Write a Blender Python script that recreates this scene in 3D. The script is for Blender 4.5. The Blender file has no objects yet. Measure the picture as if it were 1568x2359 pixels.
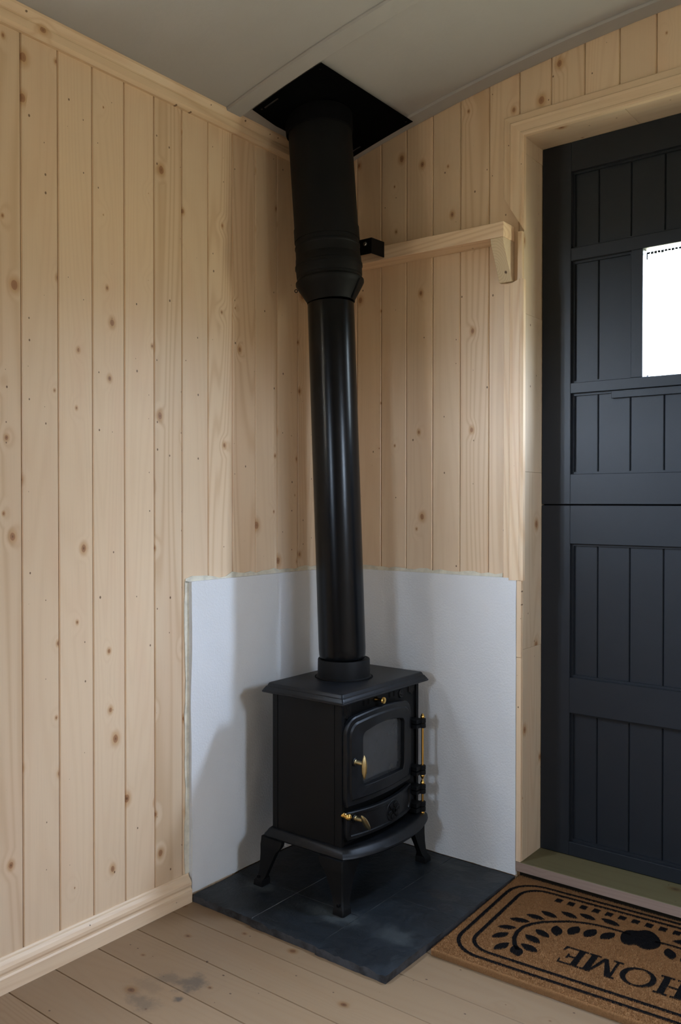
import bpy, bmesh, math, random
from mathutils import Matrix, Vector
import numpy as np
random.seed(7)
rng = np.random.default_rng(11)
S = bpy.context.scene
COL = S.collection

# ------------------------------------------------------------------ camera
cam_d = bpy.data.cameras.new('camera')
cam = bpy.data.objects.new('camera', cam_d); COL.objects.link(cam)
cam_d.sensor_fit = 'VERTICAL'; cam_d.sensor_height = 36.0
cam_d.lens = 36.0 * 1975.91 / 2359.0
cam_d.clip_start = 0.02
YAW, PITCH, ROLL = 0.65802, -0.01186, -0.00066
cam.matrix_world = (Matrix.Translation((1.74333, -2.23247, 1.08)) @ Matrix.Rotation(YAW, 4, 'Z')
                    @ Matrix.Rotation(math.pi / 2 + PITCH, 4, 'X') @ Matrix.Rotation(-ROLL, 4, 'Z'))
S.camera = cam

# ------------------------------------------------------------------ world (overcast daylight outside) and exposure
S.view_settings.view_transform = 'Standard'; S.view_settings.look = 'None'
S.view_settings.gamma = 1.0; S.view_settings.use_curve_mapping = False
S.view_settings.exposure = 0.0
SKY = 200.0
w = bpy.data.worlds.new('overcast'); S.world = w; w.use_nodes = True
nt = w.node_tree; nt.nodes.clear()
o_ = nt.nodes.new('ShaderNodeOutputWorld'); bg = nt.nodes.new('ShaderNodeBackground')
tc = nt.nodes.new('ShaderNodeTexCoord'); sp = nt.nodes.new('ShaderNodeSeparateXYZ')
rp = nt.nodes.new('ShaderNodeValToRGB')
nt.links.new(tc.outputs['Generated'], sp.inputs[0])
mr = nt.nodes.new('ShaderNodeMapRange'); mr.inputs[1].default_value = -1; mr.inputs[2].default_value = 1
nt.links.new(sp.outputs['Z'], mr.inputs[0]); nt.links.new(mr.outputs[0], rp.inputs[0])
e = rp.color_ramp.elements
e[0].position = 0.0; e[0].color = (0.085, 0.088, 0.065, 1)
e[1].position = 0.49; e[1].color = (0.12, 0.125, 0.095, 1)
for pos_, col_ in ((0.505, (0.105, 0.125, 0.13)), (0.60, (0.12, 0.145, 0.165)), (0.66, (0.20, 0.245, 0.30)), (0.81, (0.70, 0.89, 1.22)), (1.0, (0.72, 0.92, 1.25))):
    q_ = e.new(pos_); q_.color = (*col_, 1)          # hedge and haze near the horizon, bright overcast above
rp2 = nt.nodes.new('ShaderNodeValToRGB'); nt.links.new(mr.outputs[0], rp2.inputs[0]); e2 = rp2.color_ramp.elements
e2[0].position = 0.0; e2[0].color = (0.060, 0.062, 0.046, 1); e2[1].position = 0.49; e2[1].color = (0.085, 0.088, 0.068, 1)
for pos_, col_ in ((0.505, (0.51, 0.57, 0.625)), (0.66, (0.53, 0.61, 0.695)), (1.0, (0.54, 0.655, 0.78))):
    q_ = e2.new(pos_); q_.color = (*col_, 1)         # away from the door: horizon sky brightened for more level daylight
side = nt.nodes.new('ShaderNodeMapRange'); side.interpolation_type = 'SMOOTHSTEP'; side.inputs[1].default_value = -.15; side.inputs[2].default_value = .25
nt.links.new(sp.outputs['Y'], side.inputs[0]); mxs = nt.nodes.new('ShaderNodeMix'); mxs.data_type = 'RGBA'
nt.links.new(side.outputs[0], mxs.inputs[0]); nt.links.new(rp2.outputs[0], mxs.inputs[6]); nt.links.new(rp.outputs[0], mxs.inputs[7])
nt.links.new(mxs.outputs[2], bg.inputs[0]); bg.inputs[1].default_value = SKY
nt.links.new(bg.outputs[0], o_.inputs[0])

# window openings that let the daylight in: (name, centre, direction into the room, width, height)
DOORWIN = (0.963, 1.200, 1.42, 1.767)          # x0, x1, z0, z1
D = 0.11683                                    # room face of the door
RX, BY = 2.616, -4.2                           # far side wall and back wall
WIN_L = (-1.86, -1.26, 1.22, 1.88)             # y0, y1, z0, z1 in the left wall
WIN_N = (-1.12, -0.80, 1.22, 1.60)              # in the side wall opposite
WIN_B = (0.95, 1.35, 1.25, 1.62)               # x0, x1, z0, z1 in the back wall
def portal(name, loc, d, sx, sy):
    l = bpy.data.lights.new(name, 'AREA'); l.shape = 'RECTANGLE'; l.size = sx; l.size_y = sy
    l.cycles.is_portal = True
    o = bpy.data.objects.new(name, l); COL.objects.link(o); o.location = loc
    zv = -Vector(d).normalized(); yv = Vector((0, 0, 1)); xv = yv.cross(zv)      # lamp shines along -Z, its Y is up
    o.matrix_world = Matrix(((xv.x, yv.x, zv.x, loc[0]), (xv.y, yv.y, zv.y, loc[1]), (xv.z, yv.z, zv.z, loc[2]), (0, 0, 0, 1)))
    return o
portal('daylight_portal', ((DOORWIN[0]+DOORWIN[1])/2, D+.0345, (DOORWIN[2]+DOORWIN[3])/2), (0,-1,0), .245, .355)
portal('daylight_portal', (-.066, (WIN_L[0]+WIN_L[1])/2, (WIN_L[2]+WIN_L[3])/2), (1,0,0), .62, .68)
portal('daylight_portal', (RX+.066, (WIN_N[0]+WIN_N[1])/2, (WIN_N[2]+WIN_N[3])/2), (-1,0,0), .34, .40)
portal('daylight_portal', ((WIN_B[0]+WIN_B[1])/2, BY-.066, (WIN_B[2]+WIN_B[3])/2), (0,1,0), .42, .39)

# ------------------------------------------------------------------ materials
def new_mat(name):
    m = bpy.data.materials.new(name); m.use_nodes = True
    return m, m.node_tree, m.node_tree.nodes['Principled BSDF']
class G:
    """small node-graph helper"""
    def __init__(s, nt): s.nt = nt
    def n(s, t, **kw):
        x = s.nt.nodes.new(t)
        for k, v in kw.items(): setattr(x, k, v)
        return x
    def put(s, sock, v):
        if isinstance(v, bpy.types.NodeSocket): s.nt.links.new(v, sock)
        elif v is not None: sock.default_value = v
    def m(s, op, a, b=None, c=None, clamp=False):
        x = s.n('ShaderNodeMath', operation=op, use_clamp=clamp)
        for i, v in enumerate((a, b, c)):
            if v is not None: s.put(x.inputs[i], v)
        return x.outputs[0]
    def mr(s, v, a, b, c=0.0, d=1.0, smooth=True):
        x = s.n('ShaderNodeMapRange', interpolation_type='SMOOTHSTEP' if smooth else 'LINEAR')
        for i, q in enumerate((v, a, b, c, d)): s.put(x.inputs[i], q)
        return x.outputs[0]
    def mix(s, f, a, b, blend='MIX'):
        x = s.n('ShaderNodeMix', data_type='RGBA', blend_type=blend)
        s.put(x.inputs[0], f); s.put(x.inputs[6], a); s.put(x.inputs[7], b)
        return x.outputs[2]
    def comb(s, x, y, z):
        c = s.n('ShaderNodeCombineXYZ')
        for i, v in enumerate((x, y, z)): s.put(c.inputs[i], v)
        return c.outputs[0]
    def sep(s, v):
        c = s.n('ShaderNodeSeparateXYZ'); s.put(c.inputs[0], v); return c.outputs
    def noise(s, v, scale, detail=2.0, rough=.5, dist=0.0):
        x = s.n('ShaderNodeTexNoise'); s.put(x.inputs['Vector'], v)
        x.inputs['Scale'].default_value = scale; x.inputs['Detail'].default_value = detail
        x.inputs['Roughness'].default_value = rough; x.inputs['Distortion'].default_value = dist
        return x.outputs[0]
    def voro(s, v, scale):
        x = s.n('ShaderNodeTexVoronoi', feature='F1', voronoi_dimensions='2D'); s.put(x.inputs['Vector'], v); x.inputs['Scale'].default_value = scale
        x.inputs['Randomness'].default_value = .85
        return x.outputs['Distance'], x.outputs['Color']
    def bump(s, h, strength, dist):
        b = s.n('ShaderNodeBump'); b.inputs['Strength'].default_value = strength; b.inputs['Distance'].default_value = dist
        s.put(b.inputs['Height'], h); return b.outputs[0]
def C4(r, g, b): return (r, g, b, 1.0)

def wood(name, light, dark, knot=(.21, .09, .04), rough=.42, contrast=1.0, big=.60, tint=.12, knots=True, stains=None, face='xz', pinky=(.72,.47,.30), spec=.30):
    """pine boards: local Z runs along the board, local X across it"""
    m, nt, b = new_mat(name); g = G(nt)
    P = g.n('ShaderNodeTexCoord').outputs['Object']
    rnd = g.n('ShaderNodeObjectInfo').outputs['Random']
    r2 = g.m('FRACT', g.m('MULTIPLY', rnd, 17.31)); r3 = g.m('FRACT', g.m('MULTIPLY', rnd, 71.7))
    x, y, z = g.sep(P)
    xs = g.m('ADD', x, g.m('MULTIPLY', rnd, 23.7)); zs = g.m('ADD', z, g.m('MULTIPLY', r2, 61.3))
    ys = y
    # knots
    kv = g.comb(xs, g.m('MULTIPLY', zs, .72), 0.0)
    wob = g.noise(g.comb(g.m('MULTIPLY', xs, 60.), rnd, g.m('MULTIPLY', zs, 45.)), 1.0, 2.0)
    d, c = g.voro(kv, 9.5); d = g.m('ADD', d, g.m('MULTIPLY', g.m('SUBTRACT', wob, .5), .035))
    cr, cg, cb = g.sep(c)
    rad = g.mr(cr, big, 1.0, .0, .085, smooth=False)
    k1 = g.mr(d, g.m('MULTIPLY', rad, .75), g.m('MULTIPLY', rad, 1.02), 1.0, 0.0)
    has = g.m('GREATER_THAN', rad, .004)
    k1 = g.m('MULTIPLY', k1, has)
    core = g.m('MULTIPLY', g.mr(d, 0.0, g.m('MULTIPLY', rad, .55), 1.0, 0.0), has)
    halo = g.m('MULTIPLY', g.mr(d, g.m('MULTIPLY', rad, .9), g.m('MULTIPLY', rad, 2.6), 1.0, 0.0), has)
    d2, c2 = g.voro(kv, 24.0); c2r, c2g, _ = g.sep(c2)
    rad2 = g.mr(c2r, .80, 1.0, .0, .075, smooth=False)
    k2 = g.m('MULTIPLY', g.mr(d2, g.m('MULTIPLY', rad2, .6), rad2, 1.0, 0.0), g.m('GREATER_THAN', rad2, .008))
    # growth rings: contours of a stretched noise field, bent round the knots
    fld = g.noise(g.comb(g.m('MULTIPLY', xs, 7.5), g.m('MULTIPLY', ys, 7.5), g.m('MULTIPLY', zs, .42)), 1.0, 1.2, .4)
    bend = g.m('MULTIPLY', g.m('MULTIPLY', g.mr(d, 0.0, .30, 1.0, 0.0), has), .06)
    ph = g.m('MULTIPLY', g.m('ADD', fld, bend), g.m('ADD', 95.0, g.m('MULTIPLY', r3, 80.)))
    ring = g.m('ADD', .5, g.m('MULTIPLY', g.m('SINE', ph), .5)); ring = g.m('POWER', ring, 2.2)
    fib = g.noise(g.comb(g.m('MULTIPLY', xs, 420.), g.m('MULTIPLY', ys, 420.), g.m('MULTIPLY', zs, 7.)), 1.0, 2.0)
    blotch = g.noise(g.comb(g.m('MULTIPLY', xs, 14.), g.m('MULTIPLY', ys, 14.), g.m('MULTIPLY', zs, 2.2)), 1.0, 2.0)
    rc = g.m('MULTIPLY', ring, g.m('MULTIPLY', g.m('ADD', .10, g.m('MULTIPLY', g.m('POWER', r2, 2.2), .42)), contrast), clamp=True)
    col = g.mix(rc, C4(*light), C4(*dark))
    col = g.mix(g.m('MULTIPLY', g.mr(blotch, .45, .75), .28), col, C4(*pinky))
    col = g.mix(g.m('MULTIPLY', g.m('SUBTRACT', fib, .5), .22 * contrast, clamp=True), col, C4(*[q*.45 for q in dark]))
    br = g.m('ADD', 1.0 - tint / 2, g.m('MULTIPLY', r3, tint))
    col = g.mix(1.0, col, g.comb(br, br, br), 'MULTIPLY')
    if knots:
        col = g.mix(g.m('MULTIPLY', halo, .75), col, g.mix(1.0, col, C4(.74, .58, .42), 'MULTIPLY'))
        col = g.mix(g.m('MULTIPLY', k1, .72), col, C4(*[q*1.5 for q in knot]))
        col = g.mix(g.m('MULTIPLY', core, g.m('MULTIPLY', cb, .9)), col, C4(*[q*.45 for q in knot]))
        col = g.mix(g.m('MULTIPLY', k2, .85), col, C4(*[q*.6 for q in knot]))
    if stains:      # grey water marks, placed in the object's own frame at the given world spots
        W = g.n('ShaderNodeNewGeometry').outputs['Position']
        wx, wy, wz = g.sep(W)
        tot = None
        for (sx, sy, rx, ry, amt) in stains:
            ddx = g.m('DIVIDE', g.m('SUBTRACT', wx, sx), rx); ddy = g.m('DIVIDE', g.m('SUBTRACT', wy, sy), ry)
            q = g.m('SQRT', g.m('ADD', g.m('MULTIPLY', ddx, ddx), g.m('MULTIPLY', ddy, ddy)))
            nz = g.noise(W, 38., 4.0, .65)
            q = g.m('ADD', q, g.m('MULTIPLY', g.m('SUBTRACT', nz, .5), 2.2))
            v = g.m('MULTIPLY', g.mr(q, .2, 1.1, 1.0, 0.0), amt)
            tot = v if tot is None else g.m('MAXIMUM', tot, v)
        col = g.mix(tot, col, C4(.060, .052, .045))
    g.put(b.inputs['Base Color'], col)
    b.inputs['Roughness'].default_value = rough; b.inputs['Specular IOR Level'].default_value = spec
    h = g.m('ADD', g.m('MULTIPLY', ring, .25), g.m('MULTIPLY', fib, .5))
    g.put(b.inputs['Normal'], g.bump(h, .12, .0006))
    return m
PINE_L, PINE_D = (.775, .580, .385), (.58, .365, .195)
M_pine = wood('pine_boards', PINE_L, PINE_D, big=.54)
M_trim = wood('pine_mouldings', (.80, .605, .40), (.62, .39, .21), big=.86, contrast=1.1)
M_lining = wood('pine_lining', (.66, .52, .36), (.50, .34, .20), big=.80, rough=.5)
M_shelf = wood('pine_shelf', (.82, .62, .42), (.64, .42, .24), big=.82, contrast=1.2)
M_floor = wood('floor_boards', (.265, .172, .096), (.185, .10, .048), big=.58, rough=.42, tint=.20, knot=(.075, .030, .014), pinky=(.235, .135, .066),
               stains=[(.255, -.945, .045, .030, .40), (.31, -.925, .045, .045, .60), (.335, -.985, .016, .014, .8), (.28, -1.04, .055, .03, .42), (.24, -.99, .05, .03, .22)])
M_thresh = wood('treated_threshold', (.150, .125, .062), (.095, .074, .033), big=.85, rough=.6, contrast=1.6, pinky=(.16,.13,.07), spec=.2, knot=(.05,.03,.015))

M_thresh_cut = wood('threshold_sawn_front', (.31, .215, .165), (.19, .12, .085), big=.9, rough=.65, contrast=2.0, pinky=(.32,.20,.15), spec=.2)

def plain(name, col, rough, metal=0.0, spec=.5, noise_amt=0.0, noise_scale=60., bump=0.0, bump_scale=200., bdist=.001, col2=None):
    m, nt, b = new_mat(name); g = G(nt)
    P = g.n('ShaderNodeTexCoord').outputs['Object']
    c = C4(*col)
    if noise_amt:
        f = g.mr(g.noise(P, noise_scale, 4.0, .6), .35, .75)
        c = g.mix(g.m('MULTIPLY', f, noise_amt), c, C4(*(col2 or [q * .6 for q in col])))
    g.put(b.inputs['Base Color'], c)
    b.inputs['Roughness'].default_value = rough; b.inputs['Metallic'].default_value = metal
    b.inputs['Specular IOR Level'].default_value = spec
    if bump: g.put(b.inputs['Normal'], g.bump(g.noise(P, bump_scale, 4.0, .6), bump, bdist))
    return m
M_plaster = plain('white_plaster', (.76, .755, .74), .85, spec=.2, noise_amt=.25, noise_scale=9., bump=.5, bump_scale=170., bdist=.0035, col2=(.70, .69, .665))
M_plaster_edge = plain('raw_plaster_edge', (.76, .70, .56), .9, spec=.15, noise_amt=.6, noise_scale=30., bump=.5, bump_scale=120., bdist=.002)
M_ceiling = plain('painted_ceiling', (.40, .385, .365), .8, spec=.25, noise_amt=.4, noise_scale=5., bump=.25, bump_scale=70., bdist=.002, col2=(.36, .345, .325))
M_stove = plain('black_cast_iron', (.0034, .0035, .0038), .55, spec=.20, noise_amt=.5, noise_scale=18., bump=.25, bump_scale=420., bdist=.0006, col2=(.0045, .0047, .0051))
M_stove_worn = plain('worn_cast_iron', (.0042, .0046, .0054), .42, spec=.28, noise_amt=.8, noise_scale=26., bump=.3, bump_scale=300., bdist=.0007, col2=(.009, .010, .0125))
M_gap = plain('gap_shade_black', (.004, .004, .004), .9, spec=.1)  # near black painted as shade in slots, holes and grooves; dark bolts too
M_pipe = plain('black_enamel_flue', (.0028, .0034, .0041), .24, spec=.20, noise_amt=.5, noise_scale=20., bump=.06, bump_scale=25., bdist=.002, col2=(.005, .0057, .0068))
M_pipe2 = plain('matt_black_flue', (.0042, .0046, .0050), .55, spec=.16, noise_amt=.4, noise_scale=14., col2=(.006, .0063, .0067))
M_plate = plain('black_ceiling_plate', (.0035, .0035, .004), .75, spec=.06, noise_amt=.4)
M_brass = plain('aged_brass', (.58, .46, .23), .34, metal=1.0, noise_amt=.35, noise_scale=120., col2=(.40, .31, .15))
M_brass_bright = plain('polished_brass', (.80, .50, .14), .22, metal=1.0)
M_glass_fire = plain('sooty_stove_glass', (.030, .031, .032), .14, spec=.5, noise_amt=.5, noise_scale=25., col2=(.022, .021, .020))
M_door = plain('slate_grey_door_paint', (.0125, .0150, .0190), .42, spec=.30, noise_amt=.5, noise_scale=12., bump=.10, bump_scale=90., bdist=.001, col2=(.0150, .0180, .0225))
M_zinc = plain('zinc_bolt', (.55, .54, .51), .35, metal=1.0, noise_amt=.4, noise_scale=400.)
M_steel = plain('galvanised_edge', (.35, .35, .36), .4, metal=.8)
M_black = plain('dark_backing', (.02, .016, .012), .9, spec=.1)
M_back = wood('groove_backing', (.60, .30, .12), (.5, .24, .09), knots=False)
# slate
m, nt, b = new_mat('hearth_slate'); g = G(nt)
P = g.n('ShaderNodeNewGeometry').outputs['Position']
n1_ = g.noise(P, 5.5, 5.0, .6, 1.2); n2_ = g.noise(P, 22., 5.0, .65, .8); n3_ = g.noise(P, 160., 3.0, .6)
c = g.mix(g.mr(n1_, .35, .7), C4(.0055, .0070, .0085), C4(.0125, .0170, .0215))
c = g.mix(g.m('MULTIPLY', g.mr(n2_, .58, .80), .55), c, C4(.032, .040, .043))
x, y, z = g.sep(P)
def spot(cx, cy, rx, ry, amp=1.1, sc=30.):
    ax = g.m('DIVIDE', g.m('SUBTRACT', x, cx), rx); ay = g.m('DIVIDE', g.m('SUBTRACT', y, cy), ry)
    q = g.m('SQRT', g.m('ADD', g.m('MULTIPLY', ax, ax), g.m('MULTIPLY', ay, ay)))
    return g.m('ADD', q, g.m('MULTIPLY', g.m('SUBTRACT', g.noise(P, sc, 4.0, .6), .5), amp))
oil = g.mr(spot(.555, -.245, .055, .030, 1.3), .75, .95, 1.0, 0.0)
oil = g.m('MAXIMUM', oil, g.mr(spot(.60, -.305, .030, .022, 1.3), .7, .95, 1.0, 0.0))
oil = g.m('MAXIMUM', oil, g.m('MULTIPLY', g.mr(spot(.62, -.06, .05, .04, 1.6), .7, .95, 1.0, 0.0), .7))
dust = g.m('MULTIPLY', g.mr(spot(.405, -.505, .13, .05, 1.6, 18.), .2, 1.1, 1.0, 0.0), .65)
dust = g.m('MAXIMUM', dust, g.m('MULTIPLY', g.mr(spot(.13, -.50, .06, .035, 1.6, 22.), .2, 1.1, 1.0, 0.0), .65))
dust = g.m('MAXIMUM', dust, g.m('MULTIPLY', g.mr(spot(.575, -.50, .07, .05, 1.7, 24.), .1, 1.1, 1.0, 0.0), .5))
dust = g.m('MAXIMUM', dust, g.m('MULTIPLY', g.mr(spot(.45, -.07, .12, .02, 1.5, 22.), .1, 1.1, 1.0, 0.0), .45))
c = g.mix(dust, c, C4(.060, .068, .068))
c = g.mix(oil, c, C4(.008, .0085, .010))
g.put(b.inputs['Base Color'], c)
rgh = g.m('ADD', .36, g.m('MULTIPLY', n2_, .25)); rgh = g.m('SUBTRACT', rgh, g.m('MULTIPLY', oil, .14))
g.put(b.inputs['Roughness'], rgh); b.inputs['Specular IOR Level'].default_value = .45
h = g.m('ADD', g.m('MULTIPLY', n2_, 1.0), g.m('MULTIPLY', n3_, .25)); h = g.m('ADD', h, g.m('MULTIPLY', n1_, 1.5))
g.put(b.inputs['Normal'], g.bump(h, .5, .004))
M_slate = m
M_slate_cut = plain('cut_slate_edge', (.060, .062, .068), .6, spec=.3, noise_amt=.95, noise_scale=28., col2=(.008, .008, .008), bump=.4, bump_scale=120., bdist=.002)
M_grout = plain('pale_grout', (.16, .165, .17), .9, spec=.1)
# coir
M_coir = plain('coir_fibre', (.30, .150, .062), .95, spec=.05, noise_amt=.6, noise_scale=300., col2=(.18, .082, .032))
M_coir_black = plain('black_printed_fibre', (.008, .007, .007), .95, spec=.05)
# pane
m, nt, b = new_mat('window_glass'); nt.nodes.remove(b); g = G(nt)
tr = g.n('ShaderNodeBsdfTransparent'); gl = g.n('ShaderNodeBsdfGlossy'); gl.inputs['Roughness'].default_value = .02
fr = g.n('ShaderNodeFresnel'); fr.inputs[0].default_value = 1.45; mx = g.n('ShaderNodeMixShader')
g.put(mx.inputs[0], g.m('MULTIPLY', fr.outputs[0], g.m('SUBTRACT', 1.0, g.n('ShaderNodeNewGeometry').outputs['Backfacing']))); g.put(mx.inputs[1], tr.outputs[0]); g.put(mx.inputs[2], gl.outputs[0])
g.put(nt.nodes['Material Output'].inputs[0], mx.outputs[0]); M_pane = m
M_dim_pane = m.copy(); M_dim_pane.name = 'dimmed_window_pane'      # pane copy with an invented tint that dims the unseen windows
[q for q in M_dim_pane.node_tree.nodes if q.type == 'BSDF_TRANSPARENT'][0].inputs[0].default_value = (.80, .84, .90, 1)

# ------------------------------------------------------------------ object helpers
I4 = Matrix.Identity(4)
WM = {}
def tagit(o, label=None, cat=None, group=None, kind=None):
    if label: o['label'] = label
    if cat: o['category'] = cat
    if group: o['group'] = group
    if kind: o['kind'] = kind
    return o
def link(o, parent, M):
    COL.objects.link(o); WM[o] = M.copy()
    o.matrix_basis = M
    if parent is not None:
        o.parent = parent; o.matrix_parent_inverse = WM[parent].inverted()
    return o
def empty(name, loc, label=None, cat=None, parent=None, **k):
    o = bpy.data.objects.new(name, None); o.empty_display_size = .05
    link(o, parent, Matrix.Translation(loc)); return tagit(o, label, cat, **k)
def obj(name, bm, mat, parent=None, M=I4, smooth=False, label=None, cat=None, **k):
    bmesh.ops.recalc_face_normals(bm, faces=bm.faces)
    me = bpy.data.meshes.new(name); bm.to_mesh(me); bm.free()
    return mobj(name, me, mat, parent, M, smooth, label, cat, **k)
def mobj(name, me, mat, parent=None, M=I4, smooth=False, label=None, cat=None, **k):
    if mat is not None and not me.materials: me.materials.append(mat)
    if smooth: me.shade_smooth() if smooth is True else me.shade_smooth()
    if smooth and smooth is not True: me.set_sharp_from_angle(angle=math.radians(smooth))
    o = bpy.data.objects.new(name, me); link(o, parent, M); return tagit(o, label, cat, **k)
def bx(bm, x0, x1, y0, y1, z0, z1, bev=0.0):
    r = bmesh.ops.create_cube(bm, size=1.0, matrix=Matrix.Translation(((x0+x1)/2, (y0+y1)/2, (z0+z1)/2)) @ Matrix.Diagonal((x1-x0, y1-y0, z1-z0, 1)))
    if bev:
        es = list({e for v in r['verts'] for e in v.link_edges})
        bmesh.ops.bevel(bm, geom=es, offset=bev, segments=1, affect='EDGES')
    return bm
def box(*a, **k): return bx(bmesh.new(), *a, **k)
def prism(bm, pts, z0, z1, top=None):
    """polygon in local XY extruded from z0 to z1; top: function (x,y)->z for the upper end"""
    lo = [bm.verts.new((x, y, z0)) for x, y in pts]
    hi = [bm.verts.new((x, y, top(x, y) if top else z1)) for x, y in pts]
    n = len(pts)
    bm.faces.new(lo); bm.faces.new(hi)
    for i in range(n): bm.faces.new((lo[i], lo[(i+1) % n], hi[(i+1) % n], hi[i]))
    return bm
def loft(bm, loops, cap=True, closed=True):
    vs = [[bm.verts.new(p) for p in L] for L in loops]
    n = len(loops[0])
    for a, b_ in zip(vs, vs[1:]):
        for i in range(n if closed else n - 1):
            bm.faces.new((a[i], a[(i+1) % n], b_[(i+1) % n], b_[i]))
    if cap: bm.faces.new(vs[0]); bm.faces.new(vs[-1])
    return bm
def lathe(bm, prof, M=I4, n=32, cap=True):
    """prof: (radius, height) along local Z"""
    loops = []
    for r, z in prof:
        loops.append([M @ Vector((max(r, 1e-5)*math.cos(2*math.pi*i/n), max(r, 1e-5)*math.sin(2*math.pi*i/n), z)) for i in range(n)])
    return loft(bm, loops, cap)
def axisM(p, d):
    d = Vector(d).normalized()
    return Matrix.Translation(p) @ d.to_track_quat('Z', 'Y').to_matrix().to_4x4()
def along(p, xdir, zdir):
    """frame whose Z runs along zdir and X along xdir"""
    x_ = Vector(xdir).normalized(); z_ = Vector(zdir).normalized(); y_ = z_.cross(x_)
    return Matrix(((x_.x, y_.x, z_.x, p[0]), (x_.y, y_.y, z_.y, p[1]), (x_.z, y_.z, z_.z, p[2]), (0, 0, 0, 1)))

def ceil_z(x): return 2.163 + .255*x - .0975*x*x          # underside of the ceiling strips against the door wall
CEIL_UP = .007

# ------------------------------------------------------------------ setting: walls of boards
PW, C3 = .09496, .0030
def board_pts(w, t=.012, c=C3, gap=.0006):
    # local X across (0..w), local Y thickness (front at 0, back at +t)
    return [(gap, t), (gap, c*.95), (c, 0), (w-c, 0), (w-gap, c*.95), (w-gap, t)]
# left wall: local frame of a board: X = -Y world?, front normal = +X world
wl = obj('wall_left', box(-.035, -.014, BY, .03, -.02, 2.20), M_back, label=None, kind='structure')
bm = bmesh.new()
bm.free()
wl['label'] = 'left side wall of upright pine boards, above the skirting'; wl['category'] = 'wall'
# cut the window opening of the left wall: rebuild backing in four pieces
def wall_with_hole(a0, a1, z0, z1, h, put):
    bm = bmesh.new()
    for (p, q, r, s) in ((a0, h[0], z0, z1), (h[1], a1, z0, z1), (h[0], h[1], z0, h[2]), (h[0], h[1], h[3], z1)):
        put(bm, p, q, r, s)
    return bm
bm = wall_with_hole(BY, .03, -.02, 2.20, WIN_L, lambda bm, p, q, r, s: bx(bm, -.035, -.0125, p, q, r, s))
bm.to_mesh(wl.data); bm.free()
me_full = {}
def left_board(y_hi, y_lo, z0, z1):
    w_ = y_hi - y_lo
    key = (round(w_, 4), z0, z1)
    if key not in me_full:
        bm = prism(bmesh.new(), board_pts(w_), z0, z1)
        bmesh.ops.recalc_face_normals(bm, faces=bm.faces)
        me = bpy.data.meshes.new('board'); bm.to_mesh(me); bm.free(); me.materials.append(M_pine); me_full[key] = me
    # local x -> -Y?  front (local -Y) must face +X world: local Y = -X world, local X = +Y world
    M = Matrix(((0, -1, 0, 0), (1, 0, 0, y_lo), (0, 0, 1, 0), (0, 0, 0, 1)))
    return mobj('board', me_full[key], None, wl, M)
ys = [-.1957 - PW*k for k in range(-2, 60)]
ys = [y for y in ys if y < -.001]
edges = [0.0] + ys
for a, b_ in zip(edges, edges[1:]):
    if b_ < BY: break
    lo_, hi_ = b_, a
    if hi_ <= WIN_L[0] or lo_ >= WIN_L[1]:
        left_board(hi_, lo_, 0.0, 2.15)
    else:
        left_board(hi_, lo_, 0.0, WIN_L[2]); left_board(hi_, lo_, WIN_L[3], 2.15)

# right wall (the end wall with the door)
XO, XR = .6705, 1.495          # door opening
ZH = 2.108                      # underside of the head lining
def arch_wall(bm, x0, x1, z0, y0, y1, n=12):
    pts = [(x0, z0), (x1, z0)] + [(x1 + (x0-x1)*i/n, ceil_z(x1 + (x0-x1)*i/n) + .03) for i in range(n+1)]
    f = [bm.verts.new((x, y0, z)) for x, z in pts]; k = [bm.verts.new((x, y1, z)) for x, z in pts]
    bm.faces.new(f); bm.faces.new(k)
    for i in range(len(pts)): j = (i+1) % len(pts); bm.faces.new((f[i], f[j], k[j], k[i]))
bm = bmesh.new()
arch_wall(bm, -.03, XO-.014, -.02, .0125, .04); arch_wall(bm, XR+.014, RX+.03, -.02, .0125, .04); arch_wall(bm, XO-.014, XR+.014, ZH+.014, .0125, .04)
wr = obj('wall_right', bm, M_back, kind='structure', label='end wall of upright pine boards with the door in it', cat='wall')
k = 0
xe = [0.0] + [-.00997 + PW*i for i in range(1, 28)] + [RX]
for a, b_ in zip(xe, xe[1:]):
    segs = [(a, b_, 0.0)]
    if b_ > XO and a < XR:
        segs = []
        if a < XO-.013: segs.append((a, XO-.013, 0.0))
        mid0, mid1 = max(a, XO-.013 if XO-.013-a > .006 else a), min(b_, XR+.013)
        segs.append((mid0, mid1, ZH+.004))
        if b_ > XR+.013: segs.append((XR+.013, b_, 0.0))
    for (p, q, z0) in segs:
        if q-p < .006: continue
        bm = prism(bmesh.new(), board_pts(q-p), z0, 0, top=lambda x, y, p=p: ceil_z(p+x)+.012)
        obj('board', bm, M_pine, wr, Matrix.Translation((p, 0, 0)))

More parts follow.
